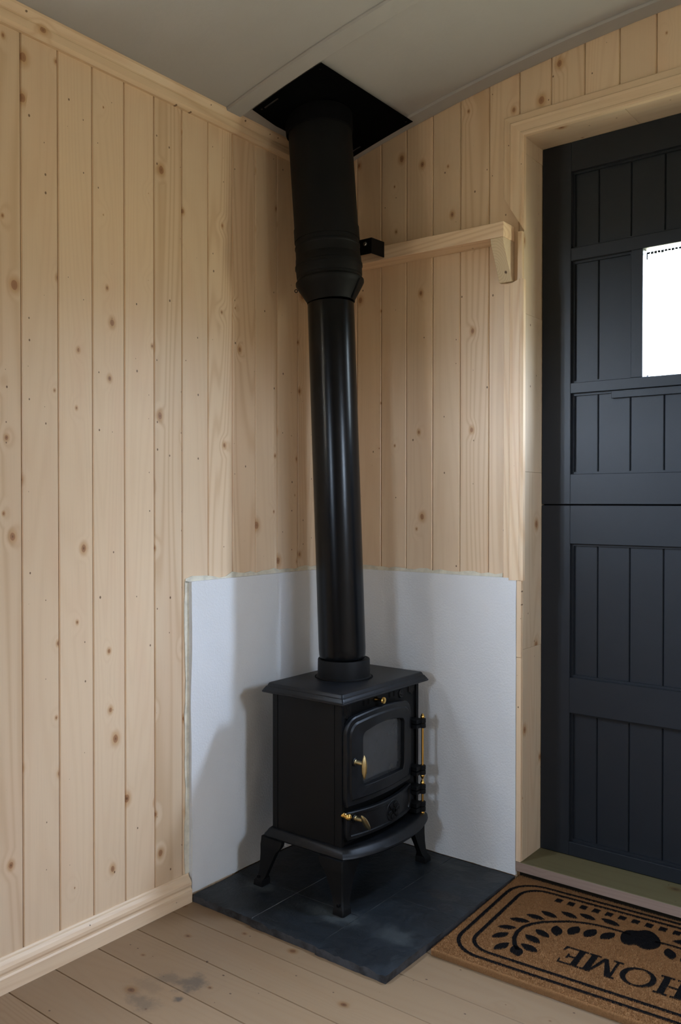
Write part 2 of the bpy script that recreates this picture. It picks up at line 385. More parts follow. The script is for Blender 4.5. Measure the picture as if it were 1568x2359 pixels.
# far side wall and back wall (behind the camera)
bm = wall_with_hole(BY, .04, -.02, 2.25, WIN_N, lambda bm, p, q, r, s: bx(bm, RX, RX+.03, p, q, r, s))
wn = obj('wall_near', bm, M_pine, kind='structure', label='pine boarded side wall opposite, behind the camera', cat='wall')
bm = wall_with_hole(-.03, RX+.03, -.02, 2.40, WIN_B, lambda bm, p, q, r, s: bx(bm, p, q, BY-.03, BY, r, s))
wb = obj('wall_back', bm, M_pine, kind='structure', label='pine boarded end wall behind the camera', cat='wall')
def window(name, axis, h, pos, lab):
    def cb(bm, a0, a1, z0, z1, t0, t1):
        if axis == 'y': bx(bm, pos+t0, pos+t1, a0, a1, z0, z1)
        else: bx(bm, a0, a1, pos+t0, pos+t1, z0, z1)
    s = 1 if pos > 1 else -1
    t = sorted((s*-.012, s*.05))
    bm = bmesh.new(); f = .035
    cb(bm, h[0], h[0]+f, h[2], h[3], *t); cb(bm, h[1]-f, h[1], h[2], h[3], *t)
    cb(bm, h[0]+f, h[1]-f, h[2], h[2]+f, *t); cb(bm, h[0]+f, h[1]-f, h[3]-f, h[3], *t)
    mid = (h[0]+h[1])/2; cb(bm, mid-.012, mid+.012, h[2]+f, h[3]-f, *t)
    wo = obj(name, bm, M_trim, kind='structure', label=lab, cat='window')
    for a0, a1 in ((h[0]+f, mid-.012), (mid+.012, h[1]-f)):
        bm = bmesh.new(); cb(bm, a0, a1, h[2]+f, h[3]-f, s*.018, s*.022) if s > 0 else cb(bm, a0, a1, h[2]+f, h[3]-f, s*.022, s*.018)
        obj('pane', bm, M_dim_pane, wo)
window('window_1', 'y', WIN_L, -.012, 'pine casement window in the left wall, beside the camera')
window('window_2', 'y', WIN_N, RX+.012, 'pine casement window in the side wall opposite the stove')
window('window_3', 'x', WIN_B, BY-.012, 'added pine casement window behind the camera for fill daylight')  # unseen window added to fill the room with daylight

# floor boards
fl = obj('floor', box(-.03, RX+.03, BY-.03, .20, -.06, -.0215), M_back, kind='structure', label='bare pine floor of wide boards running along the door wall', cat='floor')
FP = .1178
j = 2
yb = [.05] + [-.606 - FP*i for i in range(-5, 31)]
for a, b_ in zip(yb, yb[1:]):
    if a < BY: break
    w_ = a-b_; g_ = .0007
    pts = [(g_, .02), (g_, .0014), (.0016, 0), (w_-.0016, 0), (w_-g_, .0014), (w_-g_, .02)]
    # local X -> world Y (from b_), local Y -> world -Z, local Z -> world X
    M = Matrix(((0, 0, 1, -.012), (1, 0, 0, b_), (0, -1, 0, 0), (0, 0, 0, 1)))
    bm = prism(bmesh.new(), pts, 0, RX+.02)
    obj('board', bm, M_floor, fl, M)

# ceiling: gently arched sheet with flat cover strips
def arc_sheet(bm, y0, y1, lo, hi, x0=-.03, x1=RX+.03, n=40):
    xs = [x0 + (x1-x0)*i/n for i in range(n+1)]
    loops = []
    for y in (y0, y1):
        loops.append([(x, y, ceil_z(x)+lo) for x in xs] + [(x, y, ceil_z(x)+hi) for x in reversed(xs)])
    return loft(bm, loops)
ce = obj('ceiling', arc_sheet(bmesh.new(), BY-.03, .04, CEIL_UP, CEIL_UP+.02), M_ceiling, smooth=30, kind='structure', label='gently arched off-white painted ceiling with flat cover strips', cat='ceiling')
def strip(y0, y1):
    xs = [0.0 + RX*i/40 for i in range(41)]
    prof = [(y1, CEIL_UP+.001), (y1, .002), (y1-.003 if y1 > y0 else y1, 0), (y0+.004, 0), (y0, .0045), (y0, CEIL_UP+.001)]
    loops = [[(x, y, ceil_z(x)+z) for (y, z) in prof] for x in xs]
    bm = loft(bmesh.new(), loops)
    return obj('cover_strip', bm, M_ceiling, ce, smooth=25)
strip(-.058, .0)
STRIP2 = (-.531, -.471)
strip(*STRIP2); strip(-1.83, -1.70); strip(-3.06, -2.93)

# cornice on the left wall, skirting
def run(name, prof, a, b_, M, mat, parent=None, **k):
    """profile (u, v) in local XY extruded along local Z from a to b"""
    return obj(name, prism(bmesh.new(), prof, a, b_), mat, parent, M, **k)
# local X -> world Z (height), local Y -> world X (out of the wall), local Z -> world Y
MYrun = Matrix(((0, 1, 0, 0), (0, 0, 1, 0), (1, 0, 0, 0), (0, 0, 0, 1)))
run('trim_1', [(2.1255, 0), (2.1255, .009), (2.134, .0165), (2.1505, .0185), (2.1525, .0165), (2.1560, .0170), (2.1640, .0215), (2.1705, .0255), (2.176, .0265), (2.176, 0)], BY, 0.0, MYrun, M_trim,
    kind='structure', label='moulded pine cornice along the top of the left wall', cat='cornice')
run('baseboard_left', [(0, 0), (0, .0200), (.034, .0200), (.0375, .0165), (.041, .0160), (.047, .0180), (.054, .0175), (.061, .0130), (.067, .0070), (.0705, .0055), (.0735, .0025), (.0735, 0)],
    BY, -.6555, MYrun, M_trim, kind='structure', label='moulded pine skirting board at the foot of the left wall', cat='skirting')

# plastered heat panels in the corner (fixed to the boards)
PT, PL, PZ = .0125, .6500, .8640
def rough_panel(nx, nz, fn, thick):
    bm = bmesh.new()
    vs = [[bm.verts.new(fn(i/nx, j/nz, 0)) for j in range(nz+1)] for i in range(nx+1)]
    bk = [[bm.verts.new(fn(i/nx, j/nz, thick)) for j in (0, nz)] for i in (0, nx)]
    for i in range(nx):
        for j in range(nz): bm.faces.new((vs[i][j], vs[i+1][j], vs[i+1][j+1], vs[i][j+1]))
    L = [vs[0][j] for j in range(nz+1)]
    b00, b01, b10, b11 = bk[0][0], bk[0][1], bk[1][0], bk[1][1]
    bm.faces.new(L + [b01, b00]); bm.faces.new([vs[nx][j] for j in range(nz+1)] + [b11, b10])
    bm.faces.new([vs[i][0] for i in range(nx+1)] + [b10, b00]); bm.faces.new([vs[i][nz] for i in range(nx+1)] + [b11, b01])
    bm.faces.new((b00, b01, b11, b10))
    return bm
def wob(a, b_): return .0009*math.sin(a*31+b_*17) + .0008*math.sin(a*53-b_*23)
obj('plaster_panel', rough_panel(24, 24, lambda u, v, t: (PT - t + (0 if t else wob(u, v)), -PL + .002*math.sin(v*9)*(u == 0) + u*(PL-PT-.0005), .0207+v*(PZ-.0207)), PT-.0006), M_plaster, wl, smooth=40, label='white rough plastered heat panel on the left wall')
obj('plaster_panel', rough_panel(24, 24, lambda u, v, t: (.0005 + u*(.6545-.0005), -PT + t + (0 if t else wob(u+.3, v)), .0207+v*(PZ-.0207)), PT-.0006), M_plaster, wr, smooth=40, label='white rough plastered heat panel beside the door')
# smear of filler along the panels' edges
def filler(pts, name, par, M):
    return obj(name, prism(bmesh.new(), pts, 0, .0022), M_plaster_edge, par, M, label='cream filler smeared along the panel edge')
rr = random.Random(3)
top = [(-PL-.012, PZ-.004)] + [(-PL-.012 + (PL+.006)*i/26, PZ+.010+rr.uniform(-.004, .0055)+.004*math.sin(i)) for i in range(27)] + [(-.004, PZ-.004)]
filler(top, 'filler_smear', wl, Matrix(((0, 0, 1, .0003), (1, 0, 0, 0), (0, 1, 0, 0), (0, 0, 0, 1))))
side = [(-PL+.002, .074)] + [(-PL-.012-rr.uniform(0, .004)-.002*math.sin(i*.7), .074+(PZ-.072)*i/24) for i in range(25)] + [(-PL+.002, PZ)]
filler(side, 'filler_smear', wl, Matrix(((0, 0, 1, .0003), (1, 0, 0, 0), (0, 1, 0, 0), (0, 0, 0, 1))))
top = [(.002, PZ-.004)] + [(.002 + .605*i/26, PZ+.010+rr.uniform(-.003, .004)) for i in range(27)] + [(.607, PZ-.004)]
filler(top, 'filler_smear', wr, Matrix(((1, 0, 0, 0), (0, 0, -1, -.0003), (0, 1, 0, 0), (0, 0, 0, 1))))

# ------------------------------------------------------------------ door joinery
# jamb lining boards (left reveal) with butt joints, head lining, right reveal
lin = empty('trim_2', (XO, 0, 0), 'pale pine lining boards of the door reveal', 'door lining', kind='structure')
TH = .0605
def jamb(z0, z1, y0=-.001, y1=D+.02, x=XO, t=.014, sx=-1, name='lining_board', bev=.0006):
    # local X along world Y, local Y along -sx*X, local Z up
    M = Matrix(((0, -sx if False else sx, 0, x), (1, 0, 0, 0), (0, 0, 1, 0), (0, 0, 0, 1)))
    return obj(name, box(y0, y1, 0, t, z0, z1, bev=bev), M_lining, lin, M)
jamb(TH, .662); jamb(.6625, 1.165, x=XO+.0004); jamb(1.1655, 1.6120)
jamb(1.6125, 2.062, y1=.073, x=XO-.0002); jamb(1.6125, 2.062, y0=.0738, x=XO-.0012)
jamb(2.0625, ZH)
jamb(TH, 1.2, x=XR, sx=1); jamb(1.2005, ZH, x=XR, sx=1)
MH = Matrix(((0, 0, 1, 0), (1, 0, 0, 0), (0, 1, 0, 0), (0, 0, 0, 1)))   # local X->Y, local Y->Z, local Z->X
for x0, x1 in ((XO-.013, .952), (.9525, XR+.013)):
    obj('lining_board', box(-.001, D+.02, ZH, ZH+.014, x0, x1, bev=.0006), M_lining, lin, MH)

# architrave: local X across, local Y out of the wall (towards -Y world), local Z along
arc = empty('trim_3', (.64, -.0, PZ), 'moulded pine architrave round the door', 'architrave', kind='structure')
AW = .0635
PROF = [(0, 0), (0, .0085), (.002, .010), (.0185, .0112), (.0205, .0140), (.023, .0150), (.030, .0135), (.050, .0125), (.053, .0145), (.058, .0150), (AW, .0135), (AW, 0)]
XA = .6755 - AW
def arch_piece(z0f, z1f, x=XA, flip=False):
    bm = bmesh.new(); lo = []; hi = []
    for u, v in PROF:
        X = x + (AW-u if flip else u)
        lo.append(bm.verts.new((X-x, -v, z0f(u)))); hi.append(bm.verts.new((X-x, -v, z1f(u))))
    n = len(PROF); bm.faces.new(lo); bm.faces.new(hi)
    for i in range(n): bm.faces.new((lo[i], lo[(i+1) % n], hi[(i+1) % n], hi[i]))
    return obj('architrave_piece', bm, M_trim, arc, Matrix.Translation((x, -.0002, 0)))
ZT = ZH - .003                                 # inner edge of the head piece
arch_piece(lambda u: PZ-.006, lambda u: 1.700 - .003*math.sin(u*90) + (.004 if u > .035 else 0))
arch_piece(lambda u: 1.944 - u*1.62 if u < AW else 1.842, lambda u: ZT + AW - u)     # upper piece, foot cut at a slant
arch_piece(lambda u: TH, lambda u: ZT + AW - u, x=XR-.005, flip=True)
bm = bmesh.new(); lo = []; hi = []
for u, v in PROF:
    lo.append(bm.verts.new((u, -v, XA+u))); hi.append(bm.verts.new((u, -v, XR-.005+AW-u)))
n = len(PROF); bm.faces.new(lo); bm.faces.new(hi)
for i in range(n): bm.faces.new((lo[i], lo[(i+1) % n], hi[(i+1) % n], hi[i]))
# local X -> -Z world (u grows inwards = downwards), local Y -> Y, local Z -> X
obj('architrave_piece', bm, M_trim, arc, Matrix(((0, 0, 1, 0), (0, 1, 0, -.0002), (-1, 0, 0, ZT+AW), (0, 0, 0, 1))))
# narrow edging strips beside the reveal, seen where the architrave is missing
for z0, z1 in ((TH, .640), (.6405, PZ-.0065), (1.7045, 1.8405)):
    obj('edging_strip', box(.6555, XO-.0002, -.0125, -.0003, z0, z1, bev=.0012), M_trim, arc, I4)
# threshold
tb = box(-.011, .16, .0325, TH, .6548, 1.53, bev=.0012)
bmesh.ops.recalc_face_normals(tb, faces=tb.faces)
for f in tb.faces:
    if f.normal.x < -.9: f.material_index = 1
thr = obj('trim_4', tb, M_thresh, None, Matrix(((0, 0, 1, 0), (1, 0, 0, 0), (0, 1, 0, 0), (0, 0, 0, 1))),
          kind='structure', label='weathered greenish timber door threshold behind the doormat', cat='threshold')
thr.data.materials.append(M_thresh_cut)
obj('riser', box(.006, .03, 0.0005, .0322, .66, 1.52), M_black, thr, Matrix(((0, 0, 1, 0), (1, 0, 0, 0), (0, 1, 0, 0), (0, 0, 0, 1))), label='riser under the threshold, coloured dark as the shaded gap')  # dark colour paints the shade of the gap

# ------------------------------------------------------------------ the stable door: two leaves
DX0, DX1 = XO+.002, XR-.002
ST = .0865
def door_leaf(name, label, z0, z1, rails, bays, extra=None):
    d = empty(name, (DX0, D+.02, z0), label, 'door', kind='structure')
    Y1 = D+.034
    for x0, x1 in ((DX0, DX0+ST), (DX1-ST, DX1)):
        obj('stile', box(x0, x1, D, Y1, z0, z1, bev=.0012), M_door, d)
    for a, b_ in rails:
        obj('rail', box(DX0+ST, DX1-ST, D, Y1, a, b_, bev=.0012), M_door, d)
    for (a, b_, x0, x1) in bays:
        # vertical tongue-and-groove panel boards, set back from the frame
        gx = [.833 + .0915*i for i in range(-1, 7)]
        ed = [x0] + [q for q in gx if x0+.012 < q < x1-.012] + [x1]
        for p, q in zip(ed, ed[1:]):
            pts = [(.0004, .014), (.0004, .003), (.0028, 0), (q-p-.0028, 0), (q-p-.0004, .003), (q-p-.0004, .014)]
            obj('panel_board', prism(bmesh.new(), pts, a-.004, b_+.004), M_door, d, Matrix.Translation((p, D+.021, 0)))
        obj('panel_back', box(x0-.001, x1+.001, D+.0352, D+.0362, a-.004, b_+.004), M_gap, d)  # added black sheet, stops light leaking through the board joints
        # slim bead round the bay
        bm = bmesh.new(); e_ = .006
        bx(bm, x0, x0+e_, D+.013, D+.0208, a, b_); bx(bm, x1-e_, x1, D+.013, D+.0208, a, b_)
        bx(bm, x0+e_, x1-e_, D+.013, D+.0208, a, a+e_); bx(bm, x0+e_, x1-e_, D+.013, D+.0208, b_-e_, b_)
        obj('panel_bead', bm, M_door, d)
    return d
a0, a1 = DX0+ST, DX1-ST
W0, W1, WZ0, WZ1 = DOORWIN
SPLIT = 1.0720
up = door_leaf('door_1', 'upper leaf of the dark slate-grey stable door with a small square window', SPLIT+.0015, ZH-.001,
               [(2.0235, ZH-.001), (1.7685, 1.805), (1.3905, 1.4205), (SPLIT+.0015, 1.160)],
               [(1.805, 2.0235, a0, a1), (1.4205, 1.7685, a0, .931), (1.4205, 1.7685, W1+.032, a1), (1.160, 1.3905, a0, a1)])
for x0, x1 in ((.931, W0), (W1, W1+.032)):
    obj('window_stile', box(x0, x1, D+.0015, D+.034, 1.4205, 1.7685, bev=.001), M_door, up)
obj('drip_strip', box(.874, 1.289, D+.010, D+.0205, 1.3695, 1.3903, bev=.001), M_door, up)
obj('pane', box(W0-.004, W1+.004, D+.029, D+.032, WZ0-.003, WZ1+.003), M_pane, up, label='square window pane with white daylight outside')
bm = bmesh.new()                                # dried sealant round the pane
for i in range(25):
    xx = W0+.004+i*.0092; hh = .002+.002*rr.random()
    bx(bm, xx, xx+.0075, D+.0262, D+.0279, WZ1-.0025-hh-.0045, WZ1-.0035)
bx(bm, W0+.002, W0+.0050, D+.0262, D+.0279, WZ1-.024, WZ1-.004); bx(bm, W0+.003, W0+.008, D+.0262, D+.0279, WZ0, WZ0+.007)
obj('sealant', bm, M_door, up)
lo_ = door_leaf('door_2', 'lower leaf of the dark slate-grey stable door with boarded panels', TH+.002, SPLIT-.0015,
               [(.9600, SPLIT-.0015), (.4735, .5755), (TH+.002, .1010)],
               [(.5755, .9600, a0, a1), (.1010, .4735, a0, a1)])
obj('rebate_strip', box(DX0+.005, DX1-.005, D+.024, D+.034, SPLIT-.0014, SPLIT+.0014), M_gap, lo_)  # added dark strip, closes the split against leaking light
obj('light_stop_bar', box(DX0+.002, DX1-.002, D+.0345, D+.048, SPLIT-.03, SPLIT+.03), M_door, lo_)  # added unseen bar, blocks light coming through the split
# blocking board outside the reveal gaps so that no light leaks round the door
bm = bmesh.new()
bx(bm, XO-.05, DX0+.03, D+.036, D+.050, .02, ZH+.05); bx(bm, DX1-.03, XR+.05, D+.036, D+.050, .02, ZH+.05)
bx(bm, DX0+.03, DX1-.03, D+.036, D+.050, ZH-.03, ZH+.05); bx(bm, DX0+.03, DX1-.03, D+.036, D+.050, .02, .075)
bx(bm, XO-.05, XO-.012, .04, D+.06, .02, ZH+.05); bx(bm, XR+.012, XR+.05, .04, D+.06, .02, ZH+.05); bx(bm, XO-.05, XR+.05, .04, D+.06, ZH+.012, ZH+.05)
obj('trim_5', bm, M_black, kind='structure', label='added unseen boards behind the door that block light leaks', cat='light blocker')

# ------------------------------------------------------------------ shelf rail with its bracket
sh = empty('shelf', (.35, 0, 1.838), 'short pine shelf rail behind the flue, on a wedge bracket', 'shelf')
# local X -> -Y (out), local Y -> Z, local Z -> X
MS = Matrix(((0, 0, 1, 0), (-1, 0, 0, 0), (0, 1, 0, 0), (0, 0, 0, 1)))
def sloped_box(x0, x1, d, zb0, zb1, zt0, zt1):
    bm = bmesh.new()
    L = [[(.0005, zb0, x0), (d, zb0, x0), (d, zt0, x0), (.0005, zt0, x0)], [(.0005, zb1, x1), (d, zb1, x1), (d, zt1, x1), (.0005, zt1, x1)]]
    loft(bm, L); bmesh.ops.bevel(bm, geom=bm.edges[:], offset=.0012, segments=1, affect='EDGES')
    return bm
obj('rail', sloped_box(.095, .6415, .070, 1.822, 1.8165, 1.8645, 1.8585), M_shelf, sh, MS)
bm = bmesh.new()
ptsb = [(.0005, 1.8165), (.068, 1.8165), (.067, 1.806), (.014, 1.7035), (.0005, 1.7035)]
lo = [bm.verts.new((u, v, .600)) for u, v in ptsb]; hi = [bm.verts.new((u, v, .6400)) for u, v in ptsb]
bm.faces.new(lo); bm.faces.new(hi)
for i in range(5): bm.faces.new((lo[i], lo[(i+1) % 5], hi[(i+1) % 5], hi[i]))
bmesh.ops.bevel(bm, geom=bm.edges[:], offset=.001, segments=1, affect='EDGES')
# end grain of the bracket: rings are drawn by its own material
m, nt, b = new_mat('pine_end_grain'); g = G(nt)
P = g.n('ShaderNodeTexCoord').outputs['Object']; x, y, z = g.sep(P)
dx_ = g.m('SUBTRACT', z, .603); dy_ = g.m('SUBTRACT', y, 1.745)
r_ = g.m('SQRT', g.m('ADD', g.m('MULTIPLY', dx_, dx_), g.m('MULTIPLY', g.m('MULTIPLY', dy_, dy_), .45)))
r_ = g.m('ADD', r_, g.m('MULTIPLY', g.noise(P, 40.), .006))
ring = g.m('POWER', g.m('ADD', .5, g.m('MULTIPLY', g.m('SINE', g.m('MULTIPLY', r_, 1250.)), .5)), 2.0)
kx = g.m('SUBTRACT', z, .627); ky = g.m('SUBTRACT', y, 1.728)
kd = g.m('SQRT', g.m('ADD', g.m('MULTIPLY', kx, kx), g.m('MULTIPLY', ky, ky)))
c = g.mix(g.m('MULTIPLY', ring, .38), C4(.70, .56, .36), C4(.50, .37, .21))
c = g.mix(g.mr(kd, .002, .0055, 1.0, 0.0), c, C4(.10, .055, .03))
g.put(b.inputs['Base Color'], c); b.inputs['Roughness'].default_value = .6
bmesh.ops.recalc_face_normals(bm, faces=bm.faces)
for f in bm.faces:
    if abs(f.normal.z) > .8: f.material_index = 1
brk = obj('bracket', bm, m, sh, MS, label='wedge shaped pine bracket with end grain')
brk.data.materials.append(M_lining)

# ------------------------------------------------------------------ slate hearth
HB, HA, HT = .6584, .6545, .0205
he = empty('hearth', (.335, -.335, 0), 'square dark slate hearth of six slabs in the corner under the stove', 'hearth')
def slab(x0, x1, y0, y1, chip_y=False, chip_x=False, seed=0):
    r = random.Random(seed); nx = max(4, int((x1-x0)/.012)); ny = max(4, int((y1-y0)/.016)); gp = .0010
    X = [x0+gp+(x1-x0-2*gp)*i/nx for i in range(nx+1)]; Y = [y0+gp+(y1-y0-2*gp)*j/ny for j in range(ny+1)]
    bm = bmesh.new()
    def zt(i, j):
        z = HT - .0006 + .0005*math.sin(X[i]*47+seed)*math.cos(Y[j]*39)
        if chip_y and j == 0: z -= abs(r.gauss(0, .0022))
        if chip_x and i == nx: z -= abs(r.gauss(0, .0010))
        return z
    def off(i, j):
        return (0, (r.uniform(0, .0022)) if (chip_y and j == 0) else 0)
    vs = [[None]*(ny+1) for _ in range(nx+1)]
    for i in range(nx+1):
        for j in range(ny+1):
            ox, oy = off(i, j); vs[i][j] = bm.verts.new((X[i]+ox, Y[j]+oy, zt(i, j)))
    for i in range(nx):
        for j in range(ny): bm.faces.new((vs[i][j], vs[i+1][j], vs[i+1][j+1], vs[i][j+1]))
    rim = [(i, 0) for i in range(nx+1)] + [(nx, j) for j in range(1, ny+1)] + [(i, ny) for i in range(nx-1, -1, -1)] + [(0, j) for j in range(ny-1, 0, -1)]
    lows = []
    for i, j in rim:
        yy = Y[j] + (r.uniform(-.0006, .0012) if chip_y and j == 0 else 0)
        lows.append(bm.verts.new((X[i], yy, .0004)))
    for a in range(len(rim)):
        b2 = (a+1) % len(rim)
        bm.faces.new((vs[rim[a][0]][rim[a][1]], lows[a], lows[b2], vs[rim[b2][0]][rim[b2][1]]))
    bm.faces.new(lows)
    bmesh.ops.recalc_face_normals(bm, faces=bm.faces)
    for f in bm.faces:
        if abs(f.normal.z) < .5: f.material_index = 1
    o = obj('slate_slab', bm, M_slate, he, smooth=35); o.data.materials.append(M_slate_cut)
    return o
J1, J2 = .2365, .4505
slab(.0205, J1, -HA, -.4760, chip_y=True, seed=1); slab(.0145, J1, -.4760, -.0145, seed=2)
slab(J1, J2, -HA-.0045, -.4770, chip_y=True, seed=3); slab(J1, J2, -.4770, -.0145, seed=4)
slab(J2, HB, -HA-.0085, -.3300, chip_y=True, chip_x=True, seed=5); slab(J2, HB-.002, -.3300, -.0145, chip_x=True, seed=6)
obj('mortar_bed', bx(bx(bx(bmesh.new(), J1-.0008, J1+.0008, -HA+.004, -.015, .001, HT-.0009), J2-.0008, J2+.0008, -HA+.002, -.015, .001, HT-.0022), .022, HB-.006, -.4773, -.4761, .001, HT-.0022), M_grout, he, label='pale grout in the hearth joints')

# ------------------------------------------------------------------ stove
XB, XF, YL, YR, ZB, ZTOP = .1403, .3824, -.4667, -.0949, .1727, .5538
stove = empty('wood_stove', (.26, -.285, HT), 'small black cast iron wood burning stove with brass fittings on the slate hearth', 'stove')
XC, YC = (XB+XF)/2, (YL+YR)/2
# body core (front and back posts, roof and floor) with the plain side panels let in
bm = bmesh.new()
bx(bm, XB+.002, XF-.012, YL+.004, YR-.004, ZB-.004, ZTOP-.004)
bx(bm, XB, XB+.018, YL, YL+.02, ZB, ZTOP-.001, bev=.001); bx(bm, XB, XB+.018, YR-.02, YR, ZB, ZTOP-.001, bev=.001)
firebox = obj('firebox', bm, M_stove, stove)
obj('side_panel', box(XB+.0195, XF-.0245, YL+.0005, YL+.010, ZB, ZTOP-.001, bev=.0008), M_stove, stove)
obj('side_panel', box(XB+.0195, XF-.0245, YR-.010, YR-.0005, ZB, ZTOP-.001, bev=.0008), M_stove, stove)
def loop_arch(y0, y1, z0, z1, rise, rad, bow=0.0, x=0.0, n=10, bowx=0.0, rb=.006):
    """closed loop in the (y,z) plane: straight foot (bowed by 'bow'), rounded shoulders and a shallow arched head"""
    P = []
    m_ = (y0+y1)/2; hw = (y1-y0)/2
    for i in range(n+1):
        t = i/n; yy = y0+rb+(y1-y0-2*rb)*t; P.append((yy, z0 - bow*(1-(2*t-1)**2)))
    for i in range(1, n): P.append((y1, z0+rb+(z1-rad-z0-rb)*i/n))
    for i in range(n+1):
        a = math.pi/2*i/n; P.append((y1-rad+rad*math.cos(a), z1-rad+rad*math.sin(a)*1.0))
    for i in range(1, n):
        t = i/n; yy = (y1-rad)+((y0+rad)-(y1-rad))*t; P.append((yy, z1+rise*(1-(2*t-1)**2)))
    for i in range(n+1):
        a = math.pi/2*i/n; P.append((y0+rad-rad*math.sin(a), z1-rad+rad*math.cos(a)))
    for i in range(1, n): P.append((y0, z1-rad+(z0+rb-z1+rad)*i/n))
    return [(x + bowx*(1-((yy-m_)/hw)**2), yy, zz) for yy, zz in P]
# front plate with the fire opening; pilaster edges
FY0, FY1 = YL, YR
bm = bmesh.new()
bx(bm, XF-.023, XF, FY0, FY0+.012, ZB, ZTOP-.001, bev=.0008); bx(bm, XF-.023, XF, FY1-.012, FY1, ZB, ZTOP-.001, bev=.0008)
bx(bm, XF-.022, XF-.006, FY0+.012, FY1-.012, ZB, ZTOP-.001)
front = obj('front_plate', bm, M_stove, stove)
# cast relief on the frieze: slots, roundel and fluted corner
bm = bmesh.new()
for y in (-.361, -.338, -.238, -.215):
    obj('air_slot', box(XF-.0066, XF-.0052, y-.0035, y+.0035, .528, .546), M_gap, front)  # black inlay stands in for the shade inside each slot
bm = bmesh.new()
for q in range(5):
    y = YL+.018+q*.0062; bx(bm, XF-.0065, XF-.003, y, y+.0042, .505+.003*abs(q-2), .548, bev=.001)
for q in range(5):
    y = YR-.018-q*.0062; bx(bm, XF-.0065, XF-.003, y-.0042, y, .520+.003*abs(q-2), .548, bev=.001)
lathe(bm, [(.013, 0), (.013, .002), (.010, .0035), (.006, .0025), (.004, .004), (.0001, .0045)], axisM((XF-.0062, -.180, .529), (1, 0, 0)), 20)
bx(bm, XF-.0062, XF-.0035, YL+.012, YR-.012, .5475, .5525)
obj('cast_relief', bm, M_stove_worn, front)
# fire door
DY0, DY1, DZ0, DZ1 = -.4625, -.1500, .2800, .5135
fd = None
BX = .008
L = [loop_arch(DY0, DY1, DZ0, DZ1, .007, .045, .004, XF-.002, bowx=BX),
     loop_arch(DY0, DY1, DZ0, DZ1, .007, .045, .004, XF+.009, bowx=BX),
     loop_arch(DY0+.003, DY1-.003, DZ0+.003, DZ1-.003, .007, .043, .004, XF+.012, bowx=BX),
     loop_arch(DY0+.014, DY1-.014, DZ0+.014, DZ1-.014, .007, .036, .003, XF+.0125, bowx=BX),
     loop_arch(DY0+.018, DY1-.018, DZ0+.018, DZ1-.018, .007, .034, .003, XF+.0165, bowx=BX),
     loop_arch(-.3940, -.1925, .3200, .4690, .0105, .020, 0.0, XF+.0165, bowx=BX*.6),
     loop_arch(-.3925, -.1940, .3215, .4675, .0105, .019, 0.0, XF+.0150, bowx=BX*.6),
     loop_arch(-.3925, -.1940, .3215, .4675, .0105, .019, 0.0, XF-.002, bowx=BX*.3)]
fd = obj('fire_door', loft(bmesh.new(), L, cap=False), M_stove_worn, stove, smooth=35)
obj('door_glass', loft(bmesh.new(), [loop_arch(-.398, -.189, .315, .474, .0105, .018, 0.0, XF-.001), loop_arch(-.398, -.189, .315, .474, .0105, .018, 0.0, XF+.0035)]), M_glass_fire, fd, label='sooty dark stove glass')
def lever(c, ang, ln, parent, name='handle'):
    """oval brass grip on a short spindle; c = spindle root on the door face"""
    bm = bmesh.new(); c = Vector(c)
    lathe(bm, [(.0068, -.002), (.0068, .003), (.0058, .004), (.0058, .026), (.006, .028)], axisM(c, (1, 0, 0)), 18)
    d = Vector((0, math.sin(ang), -math.cos(ang)))
    mid = c + Vector((.030, 0, 0)) + d*(ln*.14)
    prof = []
    for i in range(15):
        t = -1+2*i/14; prof.append((0.0074*max(0.0, 1-abs(t)**2.0)**.75+.0003, t*ln/2))
    M = axisM(mid, d)
    lathe(bm, prof, M @ Matrix.Diagonal((1.0, 1.0, 1, 1)), 18)
    return obj(name, bm, M_brass, parent, smooth=40, label='brass oval handle')
lever((XF+.019, -.4330, .3965), 0.0, .064, fd)
obj('rosette', lathe(bmesh.new(), [(.0105, -.003), (.0105, .0015), (.009, .003), (.0001, .0032)], axisM((XF+.0175, -.4330, .3965), (1, 0, 0)), 20), M_stove_worn, fd)
# ash door below
AB = .020
L = [loop_arch(-.4585, -.1480, .1915, .2665, -.005, .008, .002, XF-.002, bowx=AB),
     loop_arch(-.4585, -.1480, .1915, .2665, -.005, .008, .002, XF+.008, bowx=AB),
     loop_arch(-.4560, -.1505, .1940, .2640, -.005, .007, .002, XF+.011, bowx=AB),
     loop_arch(-.4470, -.1595, .2010, .2570, -.005, .007, .002, XF+.0115, bowx=AB),
     loop_arch(-.4450, -.1615, .2030, .2550, -.005, .007, .002, XF+.0085, bowx=AB)]
def grid_cap(bm, loop):
    return bm
bm = loft(bmesh.new(), L, cap=False)
# centre of the panel: strips between the foot and head of the last loop
last = L[-1]; n = 10
foot = last[0:n+1]; head = [(last[0][0], 0, 0)]
nn = 24
vs0 = []; vs1 = []
for i in range(nn+1):
    t = i/nn; yy = -.4450+t*(.4450-.1615); bo = AB*(1-((yy+.30325)/.14175)**2)
    vs0.append(bm.verts.new((XF+.0082+bo, yy, .2005))); vs1.append(bm.verts.new((XF+.0082+bo, yy, .2575)))
for i in range(nn): bm.faces.new((vs0[i], vs0[i+1], vs1[i+1], vs1[i]))
ad = obj('ash_door', bm, M_stove_worn, stove, smooth=35)
lever((XF+.0175, -.4300, .2470), math.radians(38), .064, ad)
obj('rosette', lathe(bmesh.new(), [(.0095, -.006), (.0095, .0015), (.008, .003), (.0001, .0032)], axisM((XF+.0150, -.4300, .2470), (1, 0, 0)), 20), M_stove_worn, ad)
